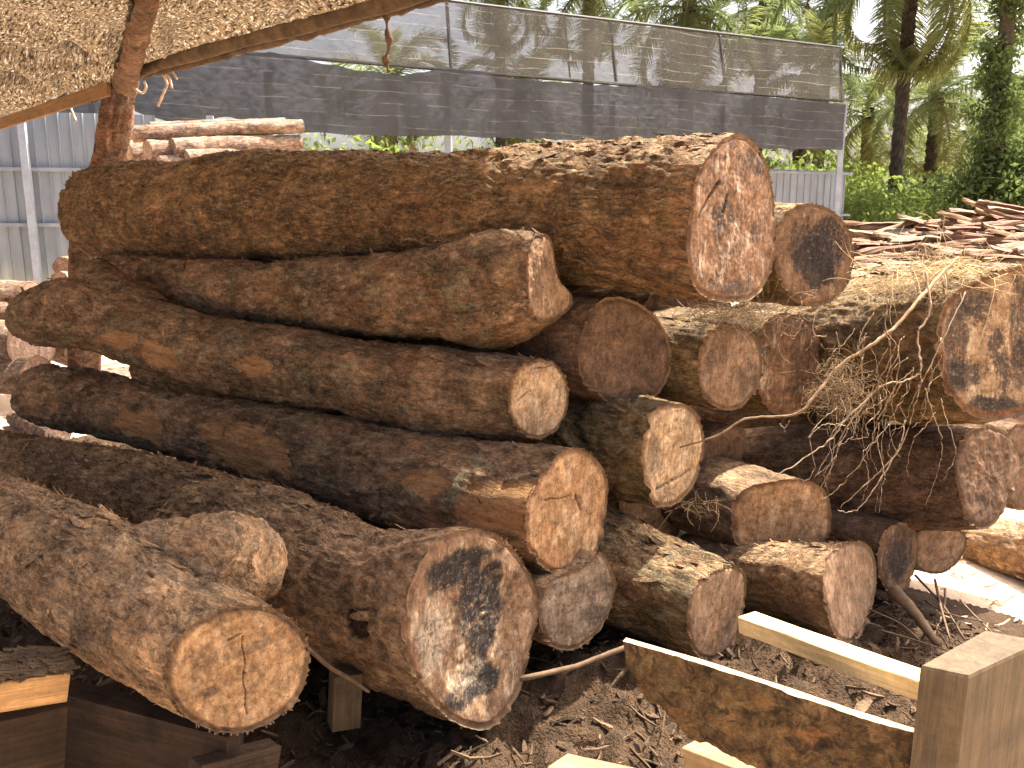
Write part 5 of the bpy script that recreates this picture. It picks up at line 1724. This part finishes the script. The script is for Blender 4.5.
# ================================================================== LIGHT, SKY, CAMERA
AZ = (.8, .6)                                              # towards the sun, in plan
EL = R(62)
sv = unit([AZ[0] * math.cos(EL) / math.hypot(*AZ), AZ[1] * math.cos(EL) / math.hypot(*AZ), math.sin(EL)])
sl_ = bpy.data.lights.new('sun', 'SUN'); sl_.energy = 5.0; sl_.angle = R(.53); sl_.color = (1, .93, .82)
so = bpy.data.objects.new('sun', sl_); COL.objects.link(so)
so.rotation_euler = Vector(sv).to_track_quat('Z', 'Y').to_euler()
so.location = (4, 6, 9)
w = bpy.data.worlds.new('World'); S.world = w; w.use_nodes = True
nt_ = w.node_tree; bg = nt_.nodes['Background']
sk = nt_.nodes.new('ShaderNodeTexSky'); sk.sky_type = 'NISHITA'; sk.sun_disc = False
sk.sun_elevation = EL; sk.sun_rotation = math.atan2(sv[0], sv[1]); sk.dust_density = 9.0; sk.air_density = .75; sk.ozone_density = 0.0
nt_.links.new(sk.outputs[0], bg.inputs[0]); bg.inputs[1].default_value = .15

cam = bpy.data.cameras.new('camera'); co = bpy.data.objects.new('camera', cam); COL.objects.link(co)
co.location = (0, 0, H); co.rotation_euler = (math.pi / 2 - PITCH, 0, 0)
cam.sensor_width = 36; cam.lens = 36 * F / 1024; cam.clip_start = .05; cam.clip_end = 500
S.camera = co
S.render.resolution_x, S.render.resolution_y = 1024, 768
S.view_settings.view_transform = 'Standard'; S.view_settings.look = 'None'
S.view_settings.exposure = 1.85; S.view_settings.gamma = 1
S.cycles.max_bounces = 8; S.cycles.diffuse_bounces = 4; S.cycles.transparent_max_bounces = 12

# bark crumbs on the beam in the left corner
def on_beam(label, P0, P1, w_, n, mat, seed):
    rs = random.Random(seed); V, Q = [], []
    P0 = np.asarray(P0); P1 = np.asarray(P1); X = unit(P1 - P0); Wd = unit(np.cross([0, 0, 1], X))
    L = np.linalg.norm(P1 - P0)
    for _ in range(n):
        c = P0 + X * rs.uniform(.0, L) + Wd * rs.uniform(-.47, .47) * w_ + np.array([0, 0, rs.uniform(.001, .012)])
        a = rs.gauss(0, .5); d = X * math.cos(a) + Wd * math.sin(a); s_ = np.cross([0, 0, 1], d)
        ln = rs.uniform(.01, .07); wd = rs.uniform(.004, .018); b = len(V)
        up = np.array([0, 0, rs.uniform(-.004, .01)])
        V += [c - d * ln / 2 - s_ * wd / 2, c + d * ln / 2 - s_ * wd / 3 + up, c + d * ln / 2 + s_ * wd / 3 + up * .5, c - d * ln / 2 + s_ * wd / 2 + up * .3]
        V += [v - np.array([0, 0, .004]) for v in V[-4:]]
        Q += [[b, b + 1, b + 2, b + 3], [b + 7, b + 6, b + 5, b + 4], [b, b + 4, b + 5, b + 1], [b + 1, b + 5, b + 6, b + 2], [b + 2, b + 6, b + 7, b + 3], [b + 3, b + 7, b + 4, b]]
    o = mk('bark_litter', np.array(V), np.array(Q), mat, smooth=False)
    tag(o, label, 'bark litter', kind='stuff')


on_beam('bark crumbs spread over the top of the orange-sided beam', pt(62, 661, 1.80), pt(-160, 690, 1.55), .13, 900, M['litter'], 5)

# bigger plates of fallen bark
litter('bark_plates', 130, rng_front, M['litter2'], 'large curled plates of bark lying on the debris in front of the stack', .05, .11, 15, 0.0)
